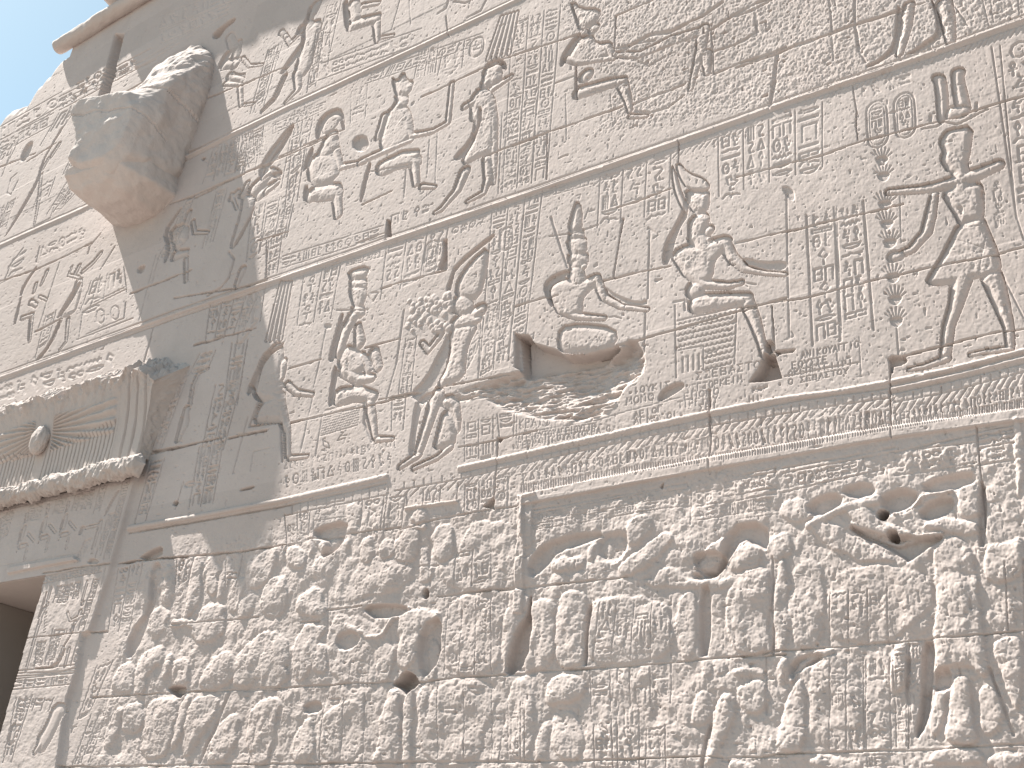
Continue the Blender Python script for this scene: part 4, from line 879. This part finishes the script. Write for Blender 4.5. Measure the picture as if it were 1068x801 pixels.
STRIP = mask_poly('546,516 620,500 740,477 820,463 930,445 1068,426 1140,416 1140,429 1068,439 930,458 820,477 740,490 620,513 546,527', .012)
LOW *= 1 - STRIP; MIDW *= 1 - STRIP
H += LOW * (n1 * .017 + n4 * .007 + n2 * .003 * patch + n5 * .0048 * patch + n3 * .0022) + MIDW * (n2 * .003 + n3 * .002)
H -= LOW * np.clip(rid - .82, 0, 1) * .014
wear = np.clip(.9 - .5 * LOW + n1 * .9, .3, 1.0)         # signs worn away in patches
C2 = C * wear
H += UPR * (n3 * .0028 + n2 * .002 + n5 * .006)
H += n2 * .0016 + n3 * .0013 + fbm(1.2, 2, 300) * .008
for f0, th, dp, sd0 in ((34, .40, .011, 400), (22, .43, .016, 420), (70, .36, .006, 440)):   # pits
    v = vnoise(f0, f0, sd0); H -= np.clip((v - th) / (.5 - th), 0, 1) * dp * (0.8 + .9 * UPR)
crg = fbm(6, 4, 600, .62, .7, 1.3); crr = np.abs(fbm(4, 3, 640, .6, .5, 1.6))
sl, mk = BRK
st_ = -np.abs(fbm(7, 4, 720, .6, .55, 2.2))[sl]
zb_ = np.array(sorted(p2w(*q) for q in ((460, 408), (500, 414), (522, 428), (548, 433), (575, 439), (606, 441), (636, 426), (655, 405), (672, 385))))
ramp_ = np.clip((Z[:, None] - np.interp(X, zb_[:, 0], zb_[:, 1])[None, :]) / .42, 0, 1)[sl]
H[sl] = H[sl] * (1 - .8 * mk) + (mk * np.minimum(-.012 - .11 * ramp_ + .055 * fbm(2.4, 2, 700, .5, .7, 1.4)[sl] + (st_ + .3) * .085 + crg[sl] * .022, .006)).astype(np.float32)
C2[sl] *= (1 - mk)
# courses sit very slightly proud or back of one another
CH = .59
ci = np.floor((Z + .12) / CH).astype(int); ci -= ci.min(); offc = rng.uniform(-.0022, .0022, ci.max() + 1)
H += offc[ci][:, None].astype(np.float32)
SHD = mask_poly('60,60 160,40 225,70 262,190 285,350 305,480 305,600 130,600 100,500 0,610 0,500 60,400 140,380 110,240', .15)
C2 *= .88 + 1.45 * SHD
H -= C2
# ================================================================== GATEWAY (frame stands 10 cm proud of the wall)
PF = .045
YO[0] = WY - PF; OWN[0] = 'gate'
GX1 = [W('p', 143, 488), W('p', 112, 600), W('p', 92, 658), W('p', 84, 662), W('p', 78, 701), W('p', 69, 728), W('p', 58, 801), W('p', 48, 870)]
zt = 3.80; GL = -13.3
FR = [(GL, zt), (GX1[0][0], zt)] + GX1[:7] + [(-9.36, .3), (GL, .3)]
fr_id = new_part('frame', 'raised carved lintel and jamb of the doorway')
f_ = poly_sdf(FR, .05)
sl, sd_ = f_
ins = sd_ < 0
base_keep = H[sl].copy()
Hs = H[sl]; Hs[ins] = (n2[sl][ins] * .004 + n3[sl][ins] * .002); H[sl] = Hs
Cs = C[sl]; Cs[ins] = 0; C[sl] = Cs
IDs = ID[sl]; IDs[ins] = fr_id; ID[sl] = IDs
C[:] = 0
# lintel panel scenes
cols('g1', '0,400 60,330 0,560 -120,700', 2, depth=.013); cols('g1', '60,335 105,325 50,520 0,560', 1, depth=.013)
row('g1', '-60,330 520,210 520,240 -60,360', 1, depth=.010); cols('g1', '530,230 660,190 630,330 500,350', 4, depth=.012); cols('g1', '700,170 750,160 690,350 650,370', 1, depth=.012); cols('g1', '860,140 905,125 760,680 720,690', 1, depth=.013)
cols('g1', '400,250 470,230 440,360 370,370', 2, depth=.010); cols('g1', '210,300 300,280 280,400 190,420', 3, depth=.010); cols('g1', '590,560 640,540 560,700 520,710', 2, depth=.010); cols('g1', '760,370 800,360 700,660 660,680', 1, depth=.012)
for lab, dx, dy in (('first small figure from the left on the door lintel', 0, 0), ('small figure with a curved staff in the middle of the door lintel', 150, -60), ('third small figure on the door lintel', 290, -80)):
    figure(lab, .018, [('g1', '%d,%d,11 %d,%d,10' % (188 + dx, 370 + dy, 180 + dx, 420 + dy)), ('g1', '%d,%d,18 %d,%d,18' % (170 + dx, 470 + dy, 150 + dx, 540 + dy)), ('g1', '%d,%d,8 %d,%d,7' % (195 + dx, 510 + dy, 235 + dx, 560 + dy)), ('g1', '%d,%d,15 %d,%d,14' % (140 + dx, 600 + dy, 175 + dx, 590 + dy)), ('g1', '%d,%d,9 %d,%d,8' % (190 + dx, 600 + dy, 170 + dx, 690 + dy))],
           [], cuts=[('g1', '%d,%d %d,%d %d,%d %d,%d %d,%d' % (185 + dx, 360 + dy, 165 + dx, 450 + dy, 130 + dx, 520 + dy, 118 + dx, 640 + dy, 112 + dx, 640 + dy))])
figure('small leaning king at the right of the door lintel', .018, [('g1', '700,430,16 690,480,18'), ('g1', '600,470,8 680,450,9'), ('g1', '680,500,14 640,640,9')], [], cuts=[('g1', '825,200 832,212 780,300 735,380 720,390 770,280'), ('g1', '560,460 600,455 560,520 545,520')])
hollow('g1', -.03, '60,750 520,670 550,700 300,745 60,795', 5, sm=0)
groove('g1', '-100,340 905,120', 3, .008); groove('g1', '105,330 -60,700', 3, .008); groove('g1', '0,735 620,635', 3, .006)
# joint below the lintel and jamb scenes
groove('g1', '300,785 620,735 760,720', 6, .03, jit=.003, hard=True); hollow('g1', .03, '600,720 640,675 700,715', 5); groove('g2', '160,508 400,480 620,462 740,460', 5, .02, jit=.003, hard=True)
row('g2', '295,75 715,-5 710,40 295,125', 1, depth=.012)
for s, n in (('255,150 300,150 90,740 60,740', 1), ('655,90 695,85 580,450 545,450', 1), ('560,460 610,460 520,690 490,700', 1), ('400,140 500,130 460,250 370,260', 3), ('490,125 560,110 540,230 470,240', 2), ('260,530 320,520 290,690 240,700', 2), ('360,490 430,480 360,690 310,690', 2), ('370,440 465,440 460,470 360,480', 1)):
    cols('g2', s, n, depth=.012)
figure('small standing goddess carved on the door jamb', .018, [('g2', '355,155,9 330,240,9'), ('g2', '330,270,13'), ('g2', '310,300,14 285,350,16 275,400,16'), ('g2', '320,330,6 310,460,6'), ('g2', '265,420,14 210,620,12 180,730,9')], [], cuts=[('g2', '320,180 330,185 300,290 265,370 258,370')])
figure('small king with plumed crown and offering on the door jamb', .018, [('g2', '605,115,10 575,230,10'), ('g2', '575,262,15'), ('g2', '560,320,16 540,370,18'), ('g2', '575,345,8 490,385,7 470,330,7'), ('g2', '520,400,14 500,450,16'), ('g2', '480,580,12 450,700,8'), ('g2', '440,570,9 390,690,7')], [],
       cuts=[('g2', '512,400 522,420 490,500 445,565 440,560 500,470'), ('g2', '448,570 455,590 410,690 380,715 240,722 240,710 380,700')])
for s in ('250,610 235,720', '100,748 400,745 525,710', '110,770 520,745', '100,735 520,690', '640,440 735,10'): groove('g2', s, 5, .012)
cols('d1', '60,540 120,530 40,780 10,780', 1, depth=.013); cols('d1', '70,545 200,540 180,590 60,590', 4, depth=.012); groove('d1', '60,450 280,440', 3, .008); row('d1', '55,470 270,450 260,490 45,510', 1, depth=.010)
figure('worn standing figure low on the door jamb', .018, [('d1', '50,650,10 40,700,12'), ('d1', '170,680,12 130,740,10')], [('d1', '200,560 250,560 200,680 150,760 130,700 170,640')])
Hs = H[sl]; Hs[ins] = Hs[ins] - C[sl][ins] * .95 + PF * np.clip(.55 - sd_[ins] / .03, 0, 1)
Hs[~ins] += PF * np.clip(.55 - sd_[~ins] / .03, 0, 1); H[sl] = Hs
# broken lower corner of the frame front
# ------------------------------------------------------------------ torn edge of door opening, silhouette
DOOR = [(-12.1, 2.85), (-10.41, 2.85), (-10.38, 1.43), (-10.36, .2), (-12.1, .2)]
keep = np.ones((T, S), bool)
f_ = poly_sdf(DOOR, 0); keep[f_[0]][f_[1] < 0] = False
YO[0] = WY
# ruined top-left edge of the wall: courses step and crumble; above x the cornice line survives
ztop_pts = [(-19.6, 10.0), (-17.5, 10.9), (-16.6, 11.15), (-16.0, 11.30), (-15.7, 11.62), (-15.2, 11.55), (-15.0, 11.85), (-14.72, 11.95), (-14.5, 12.2), (1.7, 12.2)]
zp = np.array(sorted(ztop_pts)); edge = np.interp(X, zp[:, 0], zp[:, 1]) + np.where(X < -14.4, vnoise(3, 3, 77)[5] * .22 + vnoise(11, 3, 79)[9] * .12, 0)
keep &= Z[:, None] < edge[None, :]
H -= (np.clip(1 - (edge[None, :] - Z[:, None]) / .35, 0, 1) ** 2 * .22 * (X[None, :] < -14.3)).astype(np.float32)   # rounded broken top
# ------------------------------------------------------------------ build the meshes
WX0 = -19.4
wall = empty('temple', (0, WY, 0), 'tall pale sandstone temple wall covered with carved figures and hieroglyphs, cracked masonry joints', 'temple')
gate = empty('temple_gateway', (-11.2, WY, 0), 'carved stone doorway frame with a winged-disc cornice, at the lower left of the wall', 'doorway')
VX = np.broadcast_to(X[None, :], (T, S)); VZ = np.broadcast_to(Z[:, None], (T, S))
faces_keep = keep[:-1, :-1] & keep[1:, :-1] & keep[:-1, 1:] & keep[1:, 1:]
# fine quads only where the place can be seen close to this view; elsewhere coarse quads of 12 x 12
xx = (X[:-1] + X[1:]) / 2; zz = (Z[:-1] + Z[1:]) / 2
cx = R[0][0] * xx[None, :] + R[1][0] * WY + R[2][0] * zz[:, None]; cy = R[0][1] * xx[None, :] + R[1][1] * WY + R[2][1] * zz[:, None]; cz = R[0][2] * xx[None, :] + R[1][2] * WY + R[2][2] * zz[:, None]
fx = PP[0] + F * cx / cz; fy = PP[1] + F * cy / cz
vis = (fx > -110) & (fx < 1180) & (fy > -110) & (fy < 900) & (cz > 0)
B = 12
Tb, Sb = (T - 1) // B, (S - 1) // B
visb = vis[:Tb * B, :Sb * B].reshape(Tb, B, Sb, B).any(axis=(1, 3))
fine = np.zeros((T - 1, S - 1), bool); fine[:Tb * B, :Sb * B] = np.repeat(np.repeat(visb, B, 0), B, 1)
fine &= faces_keep
FID = ID[:-1, :-1].copy()
idx = np.arange(T * S, dtype=np.int32).reshape(T, S)
def quads_of(mask):
    tt, ss = np.nonzero(mask)
    return np.stack([idx[tt, ss], idx[tt + 1, ss], idx[tt + 1, ss + 1], idx[tt, ss + 1]], 1)[:, ::-1]
def tidy(pid):          # a ruled column is one unbroken piece; cut-off scraps go back to the plain wall
    tt, ss = np.nonzero(fine & (FID == pid)); left = set(zip(tt.tolist(), ss.tolist())); comps = []
    while left:
        st = [left.pop()]; comp = list(st)
        while st:
            a, b = st.pop()
            for q in ((a + 1, b), (a - 1, b), (a, b + 1), (a, b - 1)):
                if q in left: left.remove(q); st.append(q); comp.append(q)
        comps.append(comp)
    comps.sort(key=len)
    for comp in comps[:-1]:
        for a, b in comp: FID[a, b] = 0 if PARTS[pid][2] != 'gate' else fr_id
for pid, p in enumerate(PARTS):
    if p[0].startswith('hieroglyph') or p[0].endswith('frieze'): tidy(pid)
allco = np.stack([VX, WY - H, VZ + EYE], -1).reshape(-1, 3).astype(np.float32)
coarse = []
for tb in range(Tb):
    for sb in range(Sb):
        if not visb[tb, sb] and faces_keep[tb * B:(tb + 1) * B, sb * B:(sb + 1) * B].all():
            coarse.append((idx[tb * B, sb * B], idx[tb * B, (sb + 1) * B], idx[(tb + 1) * B, (sb + 1) * B], idx[(tb + 1) * B, sb * B]))
coarse = np.array(coarse, dtype=np.int32).reshape(-1, 4)
print('fine quads', int(fine.sum()), 'coarse', len(coarse), 'parts', len(PARTS))
MINC = 25
counts = {}
OBJ = {}
for pid, (name, label, owner, sub) in enumerate(PARTS):
    m = fine & (FID == pid)
    if pid == 0: q = np.concatenate([quads_of(m), coarse])
    else: q = quads_of(m)
    if len(q) < MINC: continue
    u, inv = np.unique(q.ravel(), return_inverse=True)
    par = gate if owner == 'gate' else wall
    off = np.array(par.location, dtype=np.float32)
    me = grid_mesh(name, allco[u], inv.reshape(-1, 4))
    if sub in OBJ: par = OBJ[sub]
    OBJ[pid] = link_mesh(name, me, SAND, par, label)
# solid core behind the carved skin
def prism(name, outline, y0, y1, mat, parent, label=None):
    bm = bmesh.new(); A = [bm.verts.new((x, y0, z + EYE)) for x, z in outline]; Bv = [bm.verts.new((x, y1, z + EYE)) for x, z in outline]
    bm.faces.new(A); bm.faces.new(Bv[::-1]); n = len(A)
    for i in range(n): bm.faces.new((A[i], Bv[i], Bv[(i + 1) % n], A[(i + 1) % n]))
    bmesh.ops.recalc_face_normals(bm, faces=bm.faces); me = bpy.data.meshes.new(name); bm.to_mesh(me); bm.free()
    return link_mesh(name, me, mat, parent, label)
topo = [(x, z - .07) for x, z in sorted(ztop_pts)]
prism('wall_core', [(1.7, -1.7)] + topo[::-1][:1] + topo[::-1][1:] + [(-19.6, -1.7), (-12.3, -1.7), (-12.3, 3.02), (-10.45, 3.02), (-10.45, -1.7)], WY + .24, WY + 2.6, SAND, wall)
prism('wall_base', [(1.7, -1.7), (1.7, Z[-2]), (-9.3, Z[-2]), (-9.3, -1.7)], WY + .004, WY + .24, SAND, wall)
prism('wall_base', [(-13.3, -1.7), (-13.3, Z[-2]), (-19.4, Z[-2]), (-19.4, -1.7)], WY + .004, WY + .24, SAND, wall)
prism('jamb', [(-9.36, -1.7), (-9.36, Z[-2]), (-10.38, Z[-2]), (-10.38, -1.7)], WY - PF + .004, WY + .24, SAND, gate)
prism('jamb', [(-12.1, -1.7), (-12.1, Z[-2]), (-13.3, Z[-2]), (-13.3, -1.7)], WY - PF + .004, WY + .24, SAND, gate)
# soffit, reveals and chamber of the doorway, its shade partly put into the darker stone colour
def box_mesh(name, x0, x1, y0, y1, z0, z1, mat, parent, label=None):
    return prism2(name, [(x0, y0, z0), (x1, y0, z0), (x1, y1, z0), (x0, y1, z0), (x0, y0, z1), (x1, y0, z1), (x1, y1, z1), (x0, y1, z1)], mat, parent, label)
def prism2(name, v, mat, parent, label=None):
    bm = bmesh.new(); vs = [bm.verts.new((a, b, c + EYE)) for a, b, c in v]
    for f in ((0, 1, 2, 3), (4, 5, 6, 7), (0, 1, 5, 4), (1, 2, 6, 5), (2, 3, 7, 6), (3, 0, 4, 7)): bm.faces.new([vs[i] for i in f])
    bmesh.ops.recalc_face_normals(bm, faces=bm.faces)
    bmesh.ops.bevel(bm, geom=bm.edges[:], offset=.012, segments=2, affect='EDGES', profile=.6)
    me = bpy.data.meshes.new(name); bm.to_mesh(me); bm.free(); return link_mesh(name, me, mat, parent, label)
box_mesh('soffit', -12.2, -10.3, WY - PF + .02, WY + 2.5, 2.852, 3.2, CORN, gate)
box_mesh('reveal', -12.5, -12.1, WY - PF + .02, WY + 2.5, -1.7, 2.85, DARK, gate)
box_mesh('reveal', -10.39, -10.1, WY - PF + .02, WY + 2.5, -1.7, 2.85, SAND, gate)
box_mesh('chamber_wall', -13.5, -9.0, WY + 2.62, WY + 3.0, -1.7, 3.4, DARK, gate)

# ------------------------------------------------------------------ cavetto cornice with the winged disc
def hnoise(nu, nv, fu, fv, seed, octv=3):
    o = np.zeros((nv, nu)); a = 1.
    for k in range(octv):
        r = np.random.RandomState(seed + k); gu = int(fu) + 3; gv = int(fv) + 3; L_ = r.rand(gv, gu)
        u = np.linspace(0, fu, nu); v = np.linspace(0, fv, nv); ui = u.astype(int); vi = v.astype(int); uf = u - ui; vf = v - vi; uf = uf * uf * (3 - 2 * uf); vf = vf * vf * (3 - 2 * vf)
        A = L_[:, ui] * (1 - uf) + L_[:, ui + 1] * uf; o += a * (A[vi] * (1 - vf)[:, None] + A[vi + 1] * vf[:, None] - .5); a *= .55; fu *= 2; fv *= 2
    return o
nu, nv = 900, 260
zb, zt2 = 3.96, 4.96; xl = -13.35
uu = np.linspace(0, 1, nu); vv = np.linspace(0, 1, nv)
flare = .14 * vv ** 2.4
xr = -9.2 + flare; xls = xl - flare
GXc = xls[:, None] + (xr - xls)[:, None] * uu[None, :]
endf = sstep((uu - .93) / .05)[None]
prof = .13 + (vv ** 2.2)[:, None] * (.17 + .0 * endf)
GY = WY - prof
GZ = np.broadcast_to((zb + (zt2 - zb) * vv)[:, None], (nv, nu)).copy()
brkn = hnoise(nu, nv, 30, 3, 5, 4)
top = hnoise(nu, 2, 26, 1, 9, 4)[0]
GZ -= endf * .14 * vv[:, None]
GZ -= (vv ** 6)[:, None] * (np.clip(top, -.2, 1) * .14)[None, :]
rel = np.zeros((nv, nu))
dxc, dzc = -11.06, 4.44
ux = GXc - dxc; uz = GZ - dzc
for sgn in (1, -1):
    w = ux * sgn
    m_wing = sstep((w - .16) / .05) * sstep((1.35 - w) / .05) * sstep((uz + .16 - .02 * w) / .03) * sstep((.30 - .02 * w - uz) / .06)
    ang = np.arctan2(uz - .12 + .0 * w, w + .1)
    rel += m_wing * (.008 + .016 * np.sin(ang * 60 + uz * 10))
vert = (uz < -.10 + .09 * np.abs(ux)) | (np.abs(ux) > 1.38)
stp = np.where(np.abs(ux) > 1.38, .16, .072)
ph = (ux / stp) % 1.0
rel -= np.where(vert & (np.abs(ux) > .1), .032 * np.clip(1 - np.abs(ph - .5) / .16, 0, 1), 0)
GY -= rel
GY += brkn * .012 + (vv ** 5)[:, None] * hnoise(nu, nv, 60, 8, 21, 4) * .055
co = np.stack([GXc, GY, GZ + EYE], -1).reshape(-1, 3)
gi = np.arange(nu * nv).reshape(nv, nu)
def gq(g): return np.stack([g[:-1, :-1].ravel(), g[:-1, 1:].ravel(), g[1:, 1:].ravel(), g[1:, :-1].ravel()], 1)
cor = link_mesh('cornice', grid_mesh('cornice', co, gq(gi)), CORN, gate, 'curved hollow cornice with winged sun disc and ribbed ends, broken along its top')
# broken top surface back to the wall, and the curved end faces
nt_ = 60
tt = np.linspace(0, 1, nt_)[:, None]
frontx, fronty, frontz = GXc[-1], GY[-1], GZ[-1]
TX = np.broadcast_to(frontx[None], (nt_, nu)); TY = fronty[None] * (1 - tt) + (WY + .05) * tt; nz = hnoise(nu, nt_, 70, 6, 31, 4)
TZ = frontz[None] + tt * .30 * 1.0 + nz * .09 * np.sin(tt * np.pi) + tt * top[None] * .1
co = np.stack([TX, TY, TZ + EYE], -1).reshape(-1, 3)
link_mesh('cornice_top', grid_mesh('cornice_top', co, gq(np.arange(nu * nt_).reshape(nt_, nu))), CORN, cor, 'rough broken sunlit top of the door cornice')
EDGE = {}
for side in (0, -1):
    n2_ = 20; t2 = np.linspace(0, 1, n2_)[None, :]
    ext = (.17 * vv ** 1.6)[:, None] * t2 ** 1.3 * (1 if side == -1 else -1)
    EX = GXc[:, side][:, None] + ext + hnoise(n2_, nv, 3, 14, 61, 3) * .02 * np.sin(t2 * np.pi); EY = GY[:, side][:, None] * (1 - t2) + (WY + .03) * t2; EZ = GZ[:, side][:, None] + .30 * t2 * (vv ** 3)[:, None]
    co = np.stack([EX, EY, EZ + EYE], -1).reshape(-1, 3); g = np.arange(nv * n2_).reshape(nv, n2_)
    n3_ = 12; t3 = np.linspace(0, 1, n3_)[:, None]
    bX = np.full(n2_, frontx[side]); bY = GY[-1, side] * (1 - t2[0]) + (WY + .03) * t2[0]; bZ = np.interp(t2[0], tt[:, 0], TZ[:, side])
    cZ = bZ[None] * (1 - t3) + EZ[-1][None] * t3 + hnoise(n2_, n3_, 6, 3, 66, 3) * .05 * np.sin(t3 * np.pi)
    cc = np.stack([bX[None] * (1 - t3) + EX[-1][None] * t3, bY[None] * (1 - t3) + EY[-1][None] * t3, cZ + EYE], -1).reshape(-1, 3); g3 = np.arange(n3_ * n2_).reshape(n3_, n2_)
    link_mesh('cornice_top', grid_mesh('cornice_top', cc, gq(g3)), CORN, cor)
    link_mesh('cornice_end', grid_mesh('cornice_end', co, gq(g if side == -1 else g[:, ::-1])), CORN, cor)
# sun disc: worn boss
bm = bmesh.new(); bmesh.ops.create_icosphere(bm, subdivisions=5, radius=1)
from mathutils import noise as MN
for v in bm.verts:
    n = MN.fractal(v.co * 2.2, .7, 2.1, 4) * .10 + MN.fractal(v.co * 9, .7, 2.1, 3) * .025; c = v.co * (1 + n)
    v.co = Vector((c.x * .14, c.y * .085, c.z * .18)) + Vector((dxc, WY - .20, dzc + EYE))
me = bpy.data.meshes.new('sun_disc'); bm.to_mesh(me); bm.free(); link_mesh('sun_disc', me, CORN, cor, 'worn round boss of the winged disc', True)
# torus ledge below the cornice (rough, broken)
na, nl = 28, 900
xa = np.linspace(xl, -9.04, nl); rn = hnoise(nl, na, 44, 4, 71, 4)
ang = np.linspace(-.55 * math.pi, .6 * math.pi, na)
rr = .10 + rn * .035 + hnoise(nl, na, 170, 9, 77, 3) * .022
taper = sstep((-9.04 - xa) / .10)[None]
LY = (WY - .12) - np.cos(ang)[:, None] * rr * 1.1 * taper; LZ = 3.845 + np.sin(ang)[:, None] * rr * 1.1 * taper
co = np.stack([np.broadcast_to(xa[None], LY.shape), LY, LZ + EYE], -1).reshape(-1, 3)
link_mesh('torus_ledge', grid_mesh('torus_ledge', co, gq(np.arange(na * nl).reshape(na, nl))), CORN, gate, 'crumbling rounded ledge between cornice and lintel')

# ------------------------------------------------------------------ top torus moulding and surviving cornice
na, nl = 40, 700
xa = np.linspace(-14.62, 1.7, nl); rn = hnoise(nl, na, 60, 4, 81, 4)
ang = np.linspace(-math.pi * .75, math.pi * .75, na); rr = .125 + rn * .022
LY = (WY - .075) - np.cos(ang)[:, None] * rr; LZ = 12.22 + np.sin(ang)[:, None] * rr
co = np.stack([np.broadcast_to(xa[None], LY.shape), LY, LZ + EYE], -1).reshape(-1, 3)
g = np.arange(na * nl).reshape(na, nl); qd = gq(g)
ring = list(g[:, 0]); me = grid_mesh('torus_moulding', co, qd)
bm = bmesh.new(); bm.from_mesh(me); bm.verts.ensure_lookup_table(); bm.faces.new([bm.verts[i] for i in ring]); bm.to_mesh(me); bm.free()
link_mesh('torus_moulding', me, CORN, wall, 'long rounded moulding along the top edge of the wall', True)
n1_, n2_ = 500, 60
xa = np.linspace(-13.3, 1.7, n1_); v2 = np.linspace(0, 1, n2_)
CY = (WY - .05 - .52 * v2 ** 2)[:, None] + hnoise(n1_, n2_, 40, 5, 91, 4) * .03; CZ = (12.36 + .75 * v2)[:, None] + np.zeros((1, n1_))
taper = sstep((xa + 13.3) / .9)[None]; CZ = 12.36 + (CZ - 12.36) * (.25 + .75 * taper) + hnoise(n1_, 2, 40, 1, 95, 3)[0][None] * .1 * v2[:, None]
co = np.concatenate([np.stack([np.broadcast_to(xa[None], CY.shape), CY, CZ + EYE], -1).reshape(-1, 3), np.stack([xa, np.full(n1_, WY + 1.5), CZ[-1] + EYE], -1)])
g = np.arange((n2_ + 1) * n1_).reshape(n2_ + 1, n1_)
me = grid_mesh('wall_cornice', co, gq(g)); bm = bmesh.new(); bm.from_mesh(me); bm.verts.ensure_lookup_table(); bm.faces.new([bm.verts[i] for i in g[:, 0]]); bm.to_mesh(me); bm.free()
link_mesh('wall_cornice', me, CORN, wall, 'broken remains of the cornice above the top moulding')

# ------------------------------------------------------------------ projecting water spout block
def loft(sections, nseg, nring):
    secs = []
    for y, P in sections:
        P = subdiv(P, 1); L_ = [0]
        for i in range(len(P)): L_.append(L_[-1] + dist(P[i], P[(i + 1) % len(P)]))
        xs = [p[0] for p in P] + [P[0][0]]; zs = [p[1] for p in P] + [P[0][1]]; k = np.linspace(0, L_[-1], nring, endpoint=False)
        secs.append((y, np.interp(k, L_, xs), np.interp(k, L_, zs)))
    V = []
    for a, b in zip(secs[:-1], secs[1:]):
        for i in range(nseg):
            t_ = i / nseg; V.append(np.stack([a[1] * (1 - t_) + b[1] * t_, np.full(nring, a[0] * (1 - t_) + b[0] * t_), a[2] * (1 - t_) + b[2] * t_], 1))
    l = secs[-1]; V.append(np.stack([l[1], np.full(nring, l[0]), l[2]], 1))
    for k in range(1, 24):                                         # close the front face with shrinking rings
        s_ = 1 - k / 24.; c = V[-1 if k == 1 else -1].mean(0) if k == 1 else c0
        if k == 1: c0 = V[-1].mean(0); base = V[-1].copy()
        V.append(c0 + (base - c0) * s_)
    return np.array(V)
def add_loft(bm, sections, nseg=16, nring=220):
    V = loft(sections, nseg, nring); n = len(V)
    vs = [[bm.verts.new((p[0], p[1], p[2] + EYE)) for p in rw] for rw in V]
    for i in range(n - 1):
        for j in range(nring):
            bm.faces.new((vs[i][j], vs[i][(j + 1) % nring], vs[i + 1][(j + 1) % nring], vs[i + 1][j]))
    bm.faces.new(vs[-1])
bm = bmesh.new()
add_loft(bm, [(6.25, [(-11.25, 7.6), (-10.25, 7.55), (-10.02, 9.5), (-10.12, 9.95), (-10.6, 10.3), (-11.2, 10.2)]),
              (5.95, [(-11.25, 7.6), (-10.12, 7.5), (-10.02, 9.5), (-10.14, 9.95), (-10.62, 10.38), (-11.2, 10.1)]),
              (5.72, [(-11.22, 7.6), (-10.12, 7.5), (-10.12, 9.3), (-10.3, 9.75), (-10.75, 9.92), (-11.2, 9.6)]),
              (5.50, [(-11.22, 7.6), (-10.18, 7.55), (-10.08, 8.9), (-10.35, 9.22), (-10.85, 9.15), (-11.25, 9.05)]),
              (5.24, [(-11.12, 7.7), (-10.22, 7.65), (-10.15, 8.55), (-10.4, 8.9), (-11.05, 8.92), (-11.32, 8.88), (-11.32, 8.62), (-11.08, 8.2)]),
              (5.10, [(-11.05, 7.8), (-10.32, 7.8), (-10.22, 8.45), (-10.45, 8.8), (-10.95, 8.84), (-11.25, 8.82), (-11.26, 8.62), (-11.0, 8.2)])])
add_loft(bm, [(6.25, [(-11.36, 7.46), (-10.08, 7.46), (-10.2, 8.2), (-11.32, 8.2)]), (5.95, [(-11.36, 7.46), (-10.08, 7.46), (-10.2, 8.2), (-11.32, 8.1)]),
              (5.55, [(-11.24, 7.45), (-10.12, 7.5), (-10.2, 8.1), (-11.24, 8.0)]), (5.3, [(-11.2, 7.52), (-10.3, 7.62), (-10.25, 8.0), (-11.22, 7.88)]),
              (5.17, [(-11.15, 7.68), (-10.4, 7.75), (-10.35, 7.95), (-11.17, 7.83)])], 14, 200)
bmesh.ops.recalc_face_normals(bm, faces=bm.faces)
for _ in range(5): bmesh.ops.smooth_vert(bm, verts=bm.verts, factor=.5, use_axis_x=True, use_axis_y=True, use_axis_z=True)
for v in bm.verts:
    if v.co.y < 5.6:
        k_ = (5.6 - v.co.y) / .5; v.co.y += (v.co.x + 10.75) * .23 * k_ - (v.co.z - EYE - 8.2) * .03 * k_
bm.normal_update()
for v in bm.verts:
    p = v.co; upward = max(0, min(1, (p.z - EYE - 8.6) / .8))
    d_ = MN.fractal(p * 1.8, .8, 2.0, 4) * .035 + MN.fractal(p * 7, .8, 2.0, 4) * .006 + upward * MN.ridged_multi_fractal(p * 3.2, .9, 2.1, 4, 1., 2.) * .022
    v.co = p + v.normal * d_
    # a shallow seam and worn mouth line across the exposed side
    s_ = (p.z - EYE) - 8.95 - .45 * (5.6 - p.y)
    if abs(s_) < .02: v.co -= v.normal * .014
    if abs(s_ + .62) < .015 and p.y < 5.7: v.co -= v.normal * .012
me = bpy.data.meshes.new('water_spout'); bm.to_mesh(me); bm.free()
link_mesh('water_spout', me, SPOUT, wall, 'large weathered block jutting out high on the left, casting a long shadow')

# ------------------------------------------------------------------ ground
nn = 160; gx = np.linspace(-1, 1, nn); gx = np.sign(gx) * np.abs(gx) ** 3 * 900
GXX, GYY = np.meshgrid(gx, gx); GZZ = hnoise(nn, nn, 60, 60, 3, 3) * .05 - .03
co = np.stack([GXX, GYY, GZZ], -1).reshape(-1, 3); g = np.arange(nn * nn).reshape(nn, nn)
gr = link_mesh('ground', grid_mesh('ground', co, gq(g)), GRD); gr['kind'] = 'structure'; gr['label'] = 'sandy ground in front of the temple wall'
for o in list(col.objects):
    if o.get('kind') is None and o.parent is None and o.type == 'MESH': o['kind'] = 'structure'
